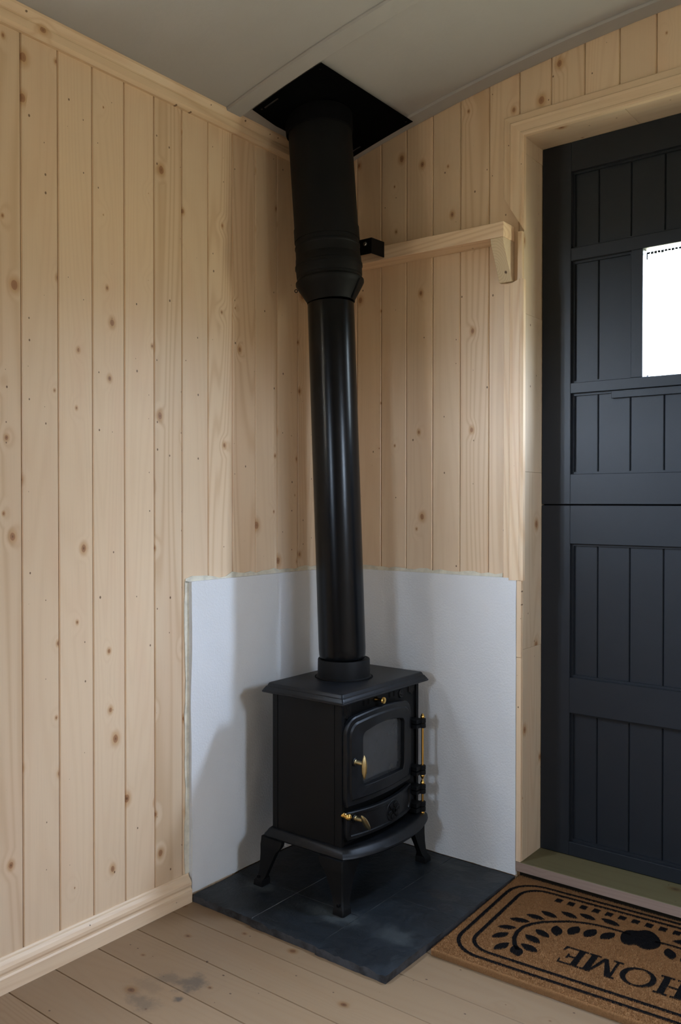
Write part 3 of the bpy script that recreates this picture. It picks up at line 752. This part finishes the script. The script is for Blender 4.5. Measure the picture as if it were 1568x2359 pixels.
# spinning air wheel: disc, raised petals, hub
wc = Vector((XF+.0300, -.2720, .2270))
wm = axisM(wc, (1, -.10, 0))
bm = lathe(bmesh.new(), [(.029, -.008), (.029, .001), (.0275, .0025), (.0001, .0025)], wm, 36)
whe = obj('air_wheel', bm, M_stove_worn, ad, smooth=30)
bm = bmesh.new()
for q in range(6):
    a = q*math.pi/3+.2
    lathe(bm, [(.0072, .0018), (.0072, .0048), (.006, .0058), (.0001, .0060)], wm @ Matrix.Translation((.0165*math.cos(a), .0165*math.sin(a), 0)) @ Matrix.Rotation(a, 4, 'Z') @ Matrix.Diagonal((1.15, .82, 1, 1)), 16)
obj('petal', bm, M_stove, whe)
obj('hub_hole', lathe(bmesh.new(), [(.0065, .002), (.0065, .0075), (.0045, .0078), (.0042, .004), (.0001, .004)], wm, 20), M_gap, whe)
# brass knobs: damper pull under the top, ball stop by the ash door
bm = lathe(bmesh.new(), [(.0078, 0), (.0078, .002), (.0045, .006), (.0035, .014), (.0045, .021), (.0085, .024), (.0098, .026), (.0085, .029), (.0001, .0305)], axisM((XF-.004, -.3075, .5365), (1, 0, 0)), 22)
obj('knob', bm, M_brass_bright, stove, smooth=40, label='polished brass damper knob')
bm = lathe(bmesh.new(), [(.0068, 0), (.0068, .004), (.0045, .006), (.006, .009), (.0068, .011), (.0045, .0135), (.0068, .0150), (.0088, .0185), (.0092, .0210), (.0085, .0245), (.0060, .0275), (.003, .0290), (.0001, .0294)], axisM((XF-.001, -.4600, .2600), (1, -.12, 0)), 22)
obj('knob', bm, M_brass_bright, stove, smooth=40, label='brass ball stop beside the ash door')
# hinges with brass pins
hx, hy = XF+.0285, -.1175
hg = bmesh.new()
def knuckle(z0, z1):
    bm = bmesh.new(); zm = (z0+z1)/2+.0
    for a, b_, dx in ((z0, zm-.0012, .0), (zm+.0006, z1, .0)):
        lathe(bm, [(.0085, a), (.0095, a+.001), (.0095, b_-.001), (.0085, b_)], Matrix.Translation((hx, hy, 0)), 20)
        bx(bm, XF-.004, hx, hy-.0315, hy+.0020, a+.001, b_-.001, bev=.001)
    return obj('hinge', bm, M_stove, stove, smooth=35)
for z0, z1 in ((.4235, .4505), (.2870, .3140), (.2320, .2580), (.1800, .2085)): knuckle(z0, z1)
def pin(z0, z1, fin_top, fin_bot, r=.0036):
    prof = [(r, z0), (r, z1)]
    bm = lathe(bmesh.new(), prof, Matrix.Translation((hx, hy, 0)), 14)
    def acorn(z, s):
        pf = [(.0052, 0), (.0062, s*.002), (.0062, s*.006), (.0048, s*.0085), (.0040, s*.010), (.0030, s*.0125), (.0001, s*.0145)]
        lathe(bm, pf, Matrix.Translation((hx, hy, z)), 16)
    if fin_top: acorn(fin_top, 1)
    if fin_bot: acorn(fin_bot, -1)
    return obj('hinge_pin', bm, M_brass_bright, stove, smooth=35, label='polished brass hinge pin with acorn ends')
pin(.284, .451, .4508, .2868); pin(.177, .2585, .2583, .1797)
# top plate: moulded edge, inset collar seat
def rect_loop(o, z, r=.006):
    P = []
    for (cx, cy, a0) in ((XF+o-r, YR+o-r, 0), (XB-o+r, YR+o-r, 90), (XB-o+r, YL-o+r, 180), (XF+o-r, YL-o+r, 270)):
        for q in range(4):
            a = math.radians(a0+q*30); P.append((cx+r*math.cos(a), cy+r*math.sin(a), z))
    return P
prof = [(.004, ZTOP-.002), (.0205, ZTOP-.001), (.0226, ZTOP+.0005), (.0226, ZTOP+.0035), (.0205, ZTOP+.0050), (.0200, ZTOP+.0075), (.0165, ZTOP+.0120), (.0150, ZTOP+.0150), (.0120, ZTOP+.0165), (.0105, ZTOP+.0200), (.0085, ZTOP+.0240), (.0062, ZTOP+.0254)]
PX, PY = .2490, -.2830          # flue axis on the stove top
bm = loft(bmesh.new(), [rect_loop(o, z) for o, z in prof])
obj('top_plate', bm, M_stove_worn, stove, smooth=30)
ZP = ZTOP+.0254
obj('flue_ring', lathe(bmesh.new(), [(.0800, ZP-.001), (.0800, ZP+.0012), (.0835, ZP+.0012), (.0835, ZP-.001)], Matrix.Translation((PX, PY, 0)), 64, cap=False), M_gap, stove, label='dark ring drawn as the shaded groove round the flue outlet')  # raised black ring paints the shade of a recessed groove
obj('flue_collar', lathe(bmesh.new(), [(.0790, ZP-.0005), (.0790, ZP+.003), (.0752, ZP+.005), (.0745, ZP+.050), (.0735, ZP+.0525), (.0690, ZP+.0525), (.0685, ZP+.0515), (.055, ZP+.0515)], Matrix.Translation((PX, PY, 0)), 64, cap=False), M_stove, stove, smooth=40)
# base with the bowed ash lip
def base_loop(o, z, bow, r=.010):
    P = []
    n = 18
    y0, y1 = YL-o, YR+o
    for i in range(n+1):
        t = i/n; P.append((XF+o+bow*(1-(2*t-1)**2)**.80, y0+(y1-y0)*t, z))
    for q in range(4):
        a = math.radians(q*30); P.append((XB-o+r-r*math.sin(a), y1-r+r*math.cos(a)-0, z))
    for q in range(4):
        a = math.radians(q*30); P.append((XB-o+r-r*math.cos(a), y0+r-r*math.sin(a), z))
    return P
prof = [(-.012, .1745, .030), (.000, .1760, .046), (.006, .1750, .050), (.010, .1715, .052), (.0145, .1640, .054), (.0185, .1590, .056), (.0195, .1550, .056), (.0180, .1515, .055), (.010, .1500, .050), (-.02, .1500, .030)]
obj('base_plate', loft(bmesh.new(), [base_loop(o, z, bw) for o, z, bw in prof]), M_stove_worn, stove, smooth=35)
# cabriole legs
def leg(cx, cy, sx, sy):
    """outer corner (cx,cy) at the foot; sx, sy point outwards"""
    bm = bmesh.new(); L = []
    for z, w_, inn in ((.1535, .078, .012), (.140, .076, .011), (.131, .071, .010), (.120, .060, .010), (.105, .052, .010), (.080, .041, .009), (.058, .033, .007), (.045, .031, .004)):
        ox, oy = cx-sx*inn, cy-sy*inn
        c_ = .004
        P = [(0, 0), (-w_, 0), (-w_, -.012), (-.022, -.022), (-.012, -w_), (0, -w_)]
        P = [(-c_, 0), (-w_, 0), (-w_, -.014), (-.024, -.024), (-.014, -w_), (0, -w_), (0, -c_)]
        L.append([(ox+sx*a, oy+sy*b_, z) for a, b_ in P])
    # foot: closes to a small block
    for z, w_, out in ((.038, .030, .000), (.0345, .033, .002), (.022, .034, .003), (.0206, .034, .003)):
        P = [(-.003, 0), (-w_, 0), (-w_, -.006), (-w_, -w_), (-.006, -w_), (0, -w_), (0, -.003)]
        L.append([(cx+sx*(a+out), cy+sy*(b_+out), z) for a, b_ in P])
    loft(bm, L)
    lg = obj('leg', bm, M_stove, stove, smooth=35)
    hp = Vector((cx-sx*.016, cy+sy*.0008, .046))
    obj('foot_bolt', lathe(bmesh.new(), [(.0042, -.002), (.0042, .0012), (.003, .0022), (.0001, .0024)], axisM(hp, (0, sy, 0)), 12), M_gap, lg)
leg(.4190, -.5080, 1, -1); leg(.1080, -.5060, -1, -1); leg(.4090, -.0730, 1, 1); leg(.1080, -.0600, -1, 1)

# ------------------------------------------------------------------ flue
A0, A1, A2 = Vector((.2441, PY, .6318)), Vector((.1990, PY, 1.690)), Vector((.1585, PY, 2.175))
dl = (A1-A0).normalized(); du = (A2-A1).normalized()
fp = empty('flue_pipe', A0, 'slim glossy black flue pipe rising from the stove', 'flue pipe')
Llen = (A1-A0).length
pr = [(.0640, 0), (.0655, .004), (.0668, .014), (.0675, .030), (.0675, Llen-.0400)]
obj('pipe', lathe(bmesh.new(), pr, axisM(A0, dl), 64), M_pipe, fp, smooth=50)
up_ = empty('flue_liner', A1, 'wide matt black twin-wall flue with a cone adaptor under the ceiling', 'flue pipe')
MU = axisM(A1, du); UL = (A2-A1).length
# adaptor cone and locking bands
pr = [(.0660, -.0365), (.0690, -.036), (.0700, -.030), (.0930, .008), (.0985, .018), (.0985, .024), (.0940, .028), (.0930, .030)]
obj('cone_adaptor', lathe(bmesh.new(), pr, MU, 64, cap=False), M_pipe2, up_, smooth=30)
pr = [(.0915, .026), (.0925, .036), (.0930, .0365), (.0945, .038), (.0950, .042), (.0955, .062), (.0975, .064), (.0975, .071), (.0955, .073), (.0945, .092), (.0935, .094), (.0930, .118), (.0935, .120), (.0945, .122), (.0945, .127), (.0925, .129)]
obj('locking_band', lathe(bmesh.new(), pr, MU, 64, cap=False), M_pipe2, up_, smooth=25)
pr = [(.0925, .02), (.0925, UL-.002)]
obj('outer_pipe', lathe(bmesh.new(), pr, MU, 64), M_pipe2, up_, smooth=50)
rs_ = Vector((.791, .6115, 0)); ts_ = Vector((-.6115, .791, 0))
bm = bmesh.new()        # over-centre clip on the adaptor and the small eye on the other side
cl = MU @ Vector((0, 0, 0))
p0 = A1 + rs_*.0985 + du*.020
for q in range(8):
    a = q/7; bx(bm, -.0015, .0015, -.001, .001, 0, .002)
bm.free()
bm = bmesh.new()
M_ = axisM(A1 - rs_*.0985 - du*.004 - ts_*.012, ts_)
nring = 14
loops = []
for i in range(nring):
    a = 2*math.pi*i/nring; c_ = Vector((.0042*math.cos(a), .0042*math.sin(a), 0)); rad_ = c_.normalized()
    loops.append([M_ @ (c_ + rad_*.0011*math.cos(2*math.pi*k/6) + Vector((0, 0, .0011*math.sin(2*math.pi*k/6)))) for k in range(6)])
loops.append(loops[0])
loft(bm, loops, cap=False); bmesh.ops.remove_doubles(bm, verts=bm.verts, dist=1e-5)
obj('clip_eye', bm, M_pipe2, up_, smooth=True)
bm = bmesh.new()        # seam tab on the right of the cone
pa = A1 + (rs_*.80 - ts_*.60).normalized()*.088 + du*(-.004)
L = []
for t in range(9):
    f = t/8; cc = A1 + (rs_*.86 - ts_*.50).normalized()*(.0712+.0288*f) + du*(-.030+.054*f)
    L.append([cc + ts_*.0025 + rs_*.0012, cc - ts_*.0025 + rs_*.0012, cc - ts_*.0025 - rs_*.003, cc + ts_*.0025 - rs_*.003])
loft(bm, L); obj('clip_strap', bm, M_pipe2, up_)

# support bracket between flue and shelf rail
bk = empty('flue_bracket', (.215, -.10, 1.853), 'black angular steel bracket bolting the flue to the shelf', 'bracket')
bm = bmesh.new()
bz0, bz1 = 1.8270, 1.8735
L = [[(.176, -.132, z), (.2365, -.132, z), (.2405, -.0702, z), (.176, -.0702, z)] for z in (bz0, bz1)]
# open underneath: sides and top only, 3 mm steel
def wallq(bm, a, b_, z0, z1, t):
    a, b_ = Vector(a), Vector(b_); d_ = (b_-a).normalized(); nrm = Vector((-d_.y, d_.x, 0))*t
    P = [a, b_, b_+nrm, a+nrm]
    loft(bm, [[(p.x, p.y, z0) for p in P], [(p.x, p.y, z1) for p in P]])
wallq(bm, (.181, -.132, 0), (.2365, -.132, 0), bz0, bz1, .003)
wallq(bm, (.2365, -.132, 0), (.2405, -.0706, 0), bz0, bz1, .003)
loft(bm, [[(.181, -.129, bz1-.003), (.2335, -.129, bz1-.003), (.2375, -.0706, bz1-.003), (.181, -.0706, bz1-.003)], [(.181, -.129, bz1), (.2335, -.129, bz1), (.2375, -.0706, bz1), (.181, -.0706, bz1)]])
obj('channel', bm, M_pipe2, bk)
zb_ = 1.850; cb_ = A1 + du*((zb_-A1.z)/du.z)
obj('band', lathe(bmesh.new(), [(.0930, -.018), (.0945, -.018), (.0945, .018), (.0930, .018)], axisM(cb_, du), 64, cap=False), M_pipe2, bk, smooth=30)
bm = lathe(bmesh.new(), [(.0062, -.004), (.0062, .0042), (.0052, .0055), (.0001, .0058)], axisM((.2145, -.132, 1.8575), (0, -1, 0)), 6)
obj('bolt', bm, M_zinc, bk, label='bright zinc hex bolt head')

# ceiling plate: thin sheet following the ceiling, two slots, one corner sprung away
plx0, plx1, ply0, ply1 = .0700, .3190, -.4730, -.0310
cp = empty('ceiling_plate', (.19, -.25, 2.20), 'square black steel plate round the flue on the ceiling', 'ceiling plate')
def zplate(x, y):
    u = (x-plx0)/(plx1-plx0); v = (y-ply0)/(ply1-ply0)
    sag = .012*max(0.0, 1-u/.85)**1.2*max(0.0, min(1.0, v/.22))*(1.0 if v < .6 else max(0.25, 1-(v-.6)*1.8))
    return ceil_z(x) - .0022 - sag
bm = bmesh.new(); nx, ny = 28, 44
slots = [((.086, .101), (-.425, -.385)), ((.105, .128), (-.052, -.043))]
def in_slot(x, y):
    return any(a[0] <= x <= a[1] and b_[0] <= y <= b_[1] for a, b_ in slots)
X = sorted(set([plx0+(plx1-plx0)*i/nx for i in range(nx+1)] + [.098, .148, .102, .142])); Y = sorted(set([ply0+(ply1-ply0)*j/ny for j in range(ny+1)] + [-.4545, -.4490, -.0625, -.0570]))
grid = [[bm.verts.new((x, y, zplate(x, y))) for y in Y] for x in X]
for i in range(len(X)-1):
    for j in range(len(Y)-1):
        mx_, my_ = (X[i]+X[i+1])/2, (Y[j]+Y[j+1])/2
        if (.098 < mx_ < .148 and -.4545 < my_ < -.4490) or (.102 < mx_ < .142 and -.0625 < my_ < -.0570): continue
        bm.faces.new((grid[i][j], grid[i+1][j], grid[i+1][j+1], grid[i][j+1]))
bmesh.ops.solidify(bm, geom=bm.faces[:], thickness=.0012)
plate_o = obj('plate', bm, M_plate, cp, smooth=30)
for (x, y) in ((.300, -.455), (.305, -.050), (.09, -.455)):
    bm = lathe(bmesh.new(), [(.0035, -.003), (.0035, .001), (.0001, .0016)], axisM((x, y, zplate(x, y)), (0, 0, -1)), 10)
    obj('screw', bm, M_pipe2, cp)
bm = lathe(bmesh.new(), [(.0945, -.050), (.0975, -.046), (.0985, .004)], axisM(A2 + Vector((-.004, 0, .022)), du), 48, cap=False)
obj('rim', bm, M_plate, cp, smooth=30)

# ------------------------------------------------------------------ doormat
MT = .0185
ma = math.radians(1.7)
mo = Vector((.6735, -.4930, 0))
mat = empty('doormat', (1.05, -.24, 0), 'brown coir doormat printed with a black leaf wreath and HOME, in front of the door', 'doormat')
MWID, MDEP = .772, .500
ca_, sa_ = math.cos(ma), math.sin(ma)
def mw(u, v, z=0.0): return (mo.x+u*ca_-v*sa_, mo.y+u*sa_+v*ca_, z)
def mflat(pts, z0, z1):
    bm = bmesh.new(); lo = [bm.verts.new((x, y, z0)) for x, y in pts]; hi = [bm.verts.new((x, y, z1)) for x, y in pts]
    bm.faces.new(lo); bm.faces.new(hi)
    for i in range(len(pts)): k_ = (i+1) % len(pts); bm.faces.new((lo[i], lo[k_], hi[k_], hi[i]))
    return bm
bm = mflat([mw(0, 0)[:2], mw(MWID, 0)[:2], mw(MWID, MDEP)[:2], mw(0, MDEP)[:2]], .0006, MT-.0035)
obj('mat_base', bm, M_coir, mat)
# pattern outlines (black print), in world x, y
PAT = []          # (name, outer polygon, hole polygon or None)
def smooth_closed(P, it=2):
    for _ in range(it):
        Q = []
        for i in range(len(P)):
            a, b_ = Vector(P[i]), Vector(P[(i+1) % len(P)]); Q += [tuple(a*.75+b_*.25), tuple(a*.25+b_*.75)]
        P = Q
    return P
def thick(line, w0, w1=None, close=False):
    w1 = w0 if w1 is None else w1
    n_ = len(line); A, B = [], []
    for i, p in enumerate(line):
        a = Vector(line[(i-1) % n_ if close else max(0, i-1)]); b_ = Vector(line[(i+1) % n_ if close else min(n_-1, i+1)])
        d_ = (b_-a).normalized(); nn_ = Vector((-d_.y, d_.x)); ww = (w0+(w1-w0)*i/(n_-1))/2
        A.append(tuple(Vector(p)+nn_*ww)); B.append(tuple(Vector(p)-nn_*ww))
    return A, B
PAX = 1.0545; PA = math.radians(2.9)          # pattern axis
pc, ps = math.cos(PA), math.sin(PA)
PC = Vector((PAX, -.135))
def l2w(u, v): return (PC.x+u*pc-v*ps, PC.y+u*ps+v*pc)
def w2l(x, y): dx, dy = x-PC.x, y-PC.y; return (dx*pc+dy*ps, -dx*ps+dy*pc)
def mirror(pts): return [l2w(-u, v) for u, v in (w2l(*p) for p in pts)][::-1]
# borders in pattern frame
def rrect(u0, u1, v0, v1, r, n=8):
    P = []
    for cx, cy, a0 in ((u1-r, v1-r, 0), (u0+r, v1-r, 90), (u0+r, v0+r, 180), (u1-r, v0+r, 270)):
        for q in range(n+1):
            a = math.radians(a0+90*q/n); P.append((cx+r*math.cos(a), cy+r*math.sin(a)))
    return P
def border(u0, v0, v1, r, wd):
    o1 = [l2w(*p) for p in rrect(-u0-wd/2, u0+wd/2, v0-wd/2, v1+wd/2, r+wd/2)]
    i1 = [l2w(*p) for p in rrect(-u0+wd/2, u0-wd/2, v0+wd/2, v1-wd/2, r-wd/2)]
    PAT.append(('border_line', o1, i1))
border(.3730, -.3090, .1240, .080, .0095); border(.3390, -.2780, .1015, .060, .0095)
for i in range(20):                            # row of squares
    u = -.2385 + .0335*i
    if u > .25: break
    cx, cy = l2w(u, .0725); h_ = .0088
    PAT.append(('square', [(cx-h_, cy-h_*1.25), (cx+h_, cy-h_*1.15), (cx+h_, cy+h_*1.2), (cx-h_, cy+h_*1.2)], None))
def leafpoly(a, b_, fat=.34, n=9):
    a, b_ = Vector(a), Vector(b_); d_ = b_-a; nn_ = Vector((-d_.y, d_.x))*fat
    P = [a+d_*(i/n)+nn_*.5*math.sin(math.pi*(i/n))**.8 for i in range(n+1)]
    Q = [a+d_*(i/n)-nn_*.5*math.sin(math.pi*(i/n))**.8 for i in range(n-1, 0, -1)]
    return [tuple(p) for p in P+Q]
OL = [(.792, -.405), (.807, -.355), (.761, -.356), (.785, -.312), (.748, -.300), (.789, -.277), (.753, -.243), (.802, -.229), (.777, -.197), (.827, -.195), (.800, -.157), (.848, -.167), (.842, -.128), (.890, -.139), (.884, -.109), (.931, -.119), (.938, -.100), (.990, -.112)]
IL = [(.832, -.341), (.880, -.354), (.821, -.295), (.867, -.312), (.830, -.255), (.873, -.273), (.863, -.206), (.885, -.254), (.909, -.176), (.905, -.230), (.949, -.164), (.939, -.216), (.992, -.153), (.974, -.202)]
leaves = [leafpoly(OL[i], OL[i+1], .44) for i in range(0, len(OL), 2)] + [leafpoly(IL[i], IL[i+1], .52) for i in range(0, len(IL), 2)]
stem = [(.838, -.372), (.820, -.352), (.806, -.325), (.799, -.295), (.800, -.262), (.810, -.236), (.828, -.210), (.853, -.188), (.880, -.166), (.912, -.150), (.944, -.141), (.975, -.137), (1.000, -.136), (1.025, -.137)]
A, B = thick(stem, .011, .0075); stem_p = A + B[::-1]
bud = leafpoly((.823, -.358), (.852, -.398), .62)
for P in leaves: PAT.append(('leaf', P, None)); PAT.append(('leaf', mirror(P), None))
PAT.append(('stem', stem_p, None)); PAT.append(('stem', mirror(stem_p), None))
PAT.append(('bud', bud, None)); PAT.append(('bud', mirror(bud), None))
heart = smooth_closed([(1.005, -.150), (1.010, -.118), (1.036, -.107), (1.046, -.091), (1.067, -.090), (1.094, -.120), (1.102, -.152), (1.087, -.181), (1.068, -.187), (1.052, -.175), (1.039, -.192), (1.018, -.186)])
PAT.append(('heart', heart, None))
# HOME, read by someone facing into the room: letters are turned half round
def letters():
    T = .0145; t = .0060                        # thick and thin strokes
    def serif(x, y, w_, up): return [(x-w_/2, y), (x+w_/2, y), (x+w_/2, y+t*up), (x-w_/2, y+t*up)]
    H = 1.0
    out = {}
    h = .080
    out['H'] = ([[(.012, 0), (.012+T, 0), (.012+T, h), (.012, h)], [(.048, 0), (.048+T, 0), (.048+T, h), (.048, h)], [(.02, h*.5-t/2), (.056, h*.5-t/2), (.056, h*.5+t/2), (.02, h*.5+t/2)],
                serif(.012+T/2, 0, .030, 1), serif(.012+T/2, h, .030, -1), serif(.048+T/2, 0, .030, 1), serif(.048+T/2, h, .030, -1)], .0745)
    out['M'] = ([[(.010, 0), (.010+t, 0), (.010+t, h), (.010, h)], [(.060, 0), (.060+T, 0), (.060+T, h), (.060, h)], [(.008, h), (.0235, h), (.0455, .004), (.036, .004)], [(.036, .004), (.0455, .004), (.064, h), (.058, h)],
                serif(.013, 0, .024, 1), serif(.013, h, .020, -1), serif(.067, 0, .028, 1), serif(.069, h, .024, -1)], .083)
    out['E'] = ([[(.010, 0), (.010+T, 0), (.010+T, h), (.010, h)], [(.004, 0), (.056, 0), (.056, t), (.004, t)], [(.004, h-t), (.054, h-t), (.054, h), (.004, h)], [(.02, h*.52-t/2), (.042, h*.52-t/2), (.042, h*.52+t/2), (.02, h*.52+t/2)],
                [(.051, 0), (.058, 0), (.060, .021), (.056, .021)], [(.050, h), (.054, h), (.055, h-.019), (.052, h-.019)], [(.039, h*.52-.010), (.043, h*.52-.010), (.043, h*.52+.010), (.039, h*.52+.010)]], .060)
    n_ = 28
    oo = [(.039+.039*math.cos(2*math.pi*i/n_), h/2+(h/2+.001)*math.sin(2*math.pi*i/n_)) for i in range(n_)]
    oi = [(.039+.0262*math.cos(2*math.pi*i/n_), h/2+(h/2-.0055)*math.sin(2*math.pi*i/n_)) for i in range(n_)]
    out['O'] = ((oo, oi), .078)
    return out
LT = letters()
# right-hand edges in the pattern frame (text runs towards -u; its upward direction is -v)
VT = -.1425
LET = []
for ch, uR in (('H', .1515), ('O', .0790), ('M', -.0005), ('E', -.0800)):
    polys, wd = LT[ch]
    f = lambda P: [l2w(uR - x, VT - y + .0) for x, y in P]
    if ch == 'O': LET.append((ch, [(f(polys[0]), f(polys[1]))]))
    else: LET.append((ch, [(f(P), None) for P in polys]))
def ring_bm(outer, inner, z0, z1):
    bm = bmesh.new(); n_ = len(outer)
    L = [[(x, y, z0) for x, y in outer], [(x, y, z1) for x, y in outer], [(x, y, z1) for x, y in inner], [(x, y, z0) for x, y in inner], [(x, y, z0) for x, y in outer]]
    loft(bm, L, cap=False); return bm
ZQ0, ZQ1 = MT-.0036, MT-.0022
for nm, P, hole in PAT:
    bm = ring_bm(P, hole, ZQ0, ZQ1) if hole else mflat(P, ZQ0, ZQ1)
    obj(nm, bm, M_coir_black, mat)
for ch, parts in LET:
    bm = bmesh.new()
    for k_, (P, hole) in enumerate(parts):
        b2 = ring_bm(P, hole, ZQ0, ZQ1+.00004*k_) if hole else mflat(P, ZQ0, ZQ1+.00004*k_)
        me = bpy.data.meshes.new('t'); b2.to_mesh(me); b2.free(); bm.from_mesh(me); bpy.data.meshes.remove(me)
    obj('letter', bm, M_coir_black, mat, label='black printed letter ' + ch)
# pile: short coir bristles, brown or black as the print goes
def inside(px, py, poly):
    r_ = np.zeros(len(px), bool); n_ = len(poly); j_ = n_-1
    for i in range(n_):
        xi, yi = poly[i]; xj, yj = poly[j_]
        cnd = ((yi > py) != (yj > py))
        with np.errstate(divide='ignore', invalid='ignore'):
            r_ ^= cnd & (px < (xj-xi)*(py-yi)/(yj-yi+1e-12)+xi)
        j_ = i
    return r_
N = 150000
u = rng.uniform(0, MWID, N); v = rng.uniform(0, MDEP, N)
px = mo.x+u*ca_-v*sa_; py = mo.y+u*sa_+v*ca_
blk = np.zeros(N, bool)
for nm, P, hole in PAT + [(c_, P, h_) for c_, pp in LET for P, h_ in pp]:
    P_ = np.array(P); bb = (px > P_[:, 0].min()) & (px < P_[:, 0].max()) & (py > P_[:, 1].min()) & (py < P_[:, 1].max())
    idx = np.nonzero(bb)[0]
    if not len(idx): continue
    q = inside(px[idx], py[idx], P)
    if hole: q &= ~inside(px[idx], py[idx], hole)
    blk[idx[q]] = True
def bristles(sel, name, mat_, lab):
    x_, y_ = px[sel], py[sel]; n_ = len(x_)
    a = rng.uniform(0, 2*np.pi, n_); wv = .00055
    l_ = rng.uniform(.0028, .0042, n_); tx = rng.normal(0, .0009, n_); ty = rng.normal(0, .0009, n_)
    zb = np.full(n_, MT-.0036)
    V = np.empty((n_, 3, 3))
    V[:, 0] = np.stack([x_-np.cos(a)*wv, y_-np.sin(a)*wv, zb], 1); V[:, 1] = np.stack([x_+np.cos(a)*wv, y_+np.sin(a)*wv, zb], 1)
    V[:, 2] = np.stack([x_+tx, y_+ty, zb+l_], 1)
    return tri_obj(V, name, mat_, lab)
def tri_obj(V, name, mat_, lab):
    n_ = len(V); me = bpy.data.meshes.new(name)
    me.vertices.add(n_*3); me.vertices.foreach_set('co', V.reshape(-1).astype(np.float32))
    me.loops.add(n_*3); me.loops.foreach_set('vertex_index', np.arange(n_*3, dtype=np.int32))
    me.polygons.add(n_); me.polygons.foreach_set('loop_start', np.arange(0, n_*3, 3, dtype=np.int32)); me.polygons.foreach_set('loop_total', np.full(n_, 3, dtype=np.int32))
    me.update(); me.validate()
    return mobj(name, me, mat_, mat, label=lab, kind='stuff')
bristles(~blk, 'coir_pile', M_coir, 'brown coir bristles'); bristles(blk, 'printed_pile', M_coir_black, 'black bristles of the print')
# shaggy cut edge at the front and the left
n_ = 26000
t_ = rng.uniform(0, 1, n_); fr_ = rng.uniform(0, 1, n_) < .62
uu = np.where(fr_, t_*MWID, 0); vv = np.where(fr_, 0, t_*MDEP)
zz = rng.uniform(.001, MT-.004, n_)
ou = np.where(fr_, rng.normal(0, .0012, n_), -rng.uniform(.0008, .0030, n_)); ov = np.where(fr_, -rng.uniform(.001, .0048, n_), rng.normal(0, .0012, n_))
du_ = rng.uniform(-.0035, .0005, n_)
x_ = mo.x+uu*ca_-vv*sa_; y_ = mo.y+uu*sa_+vv*ca_
ox = ou*ca_-ov*sa_; oy = ou*sa_+ov*ca_
tx_ = np.where(fr_, ca_, -sa_)*.0006; ty_ = np.where(fr_, sa_, ca_)*.0006
V = np.empty((n_, 3, 3))
V[:, 0] = np.stack([x_-tx_, y_-ty_, zz+.003], 1); V[:, 1] = np.stack([x_+tx_, y_+ty_, zz+.003], 1)
V[:, 2] = np.stack([x_+ox, y_+oy, np.maximum(zz+du_, .0006)], 1)
tri_obj(V, 'edge_fringe', M_coir, 'shaggy cut edge of the coir')
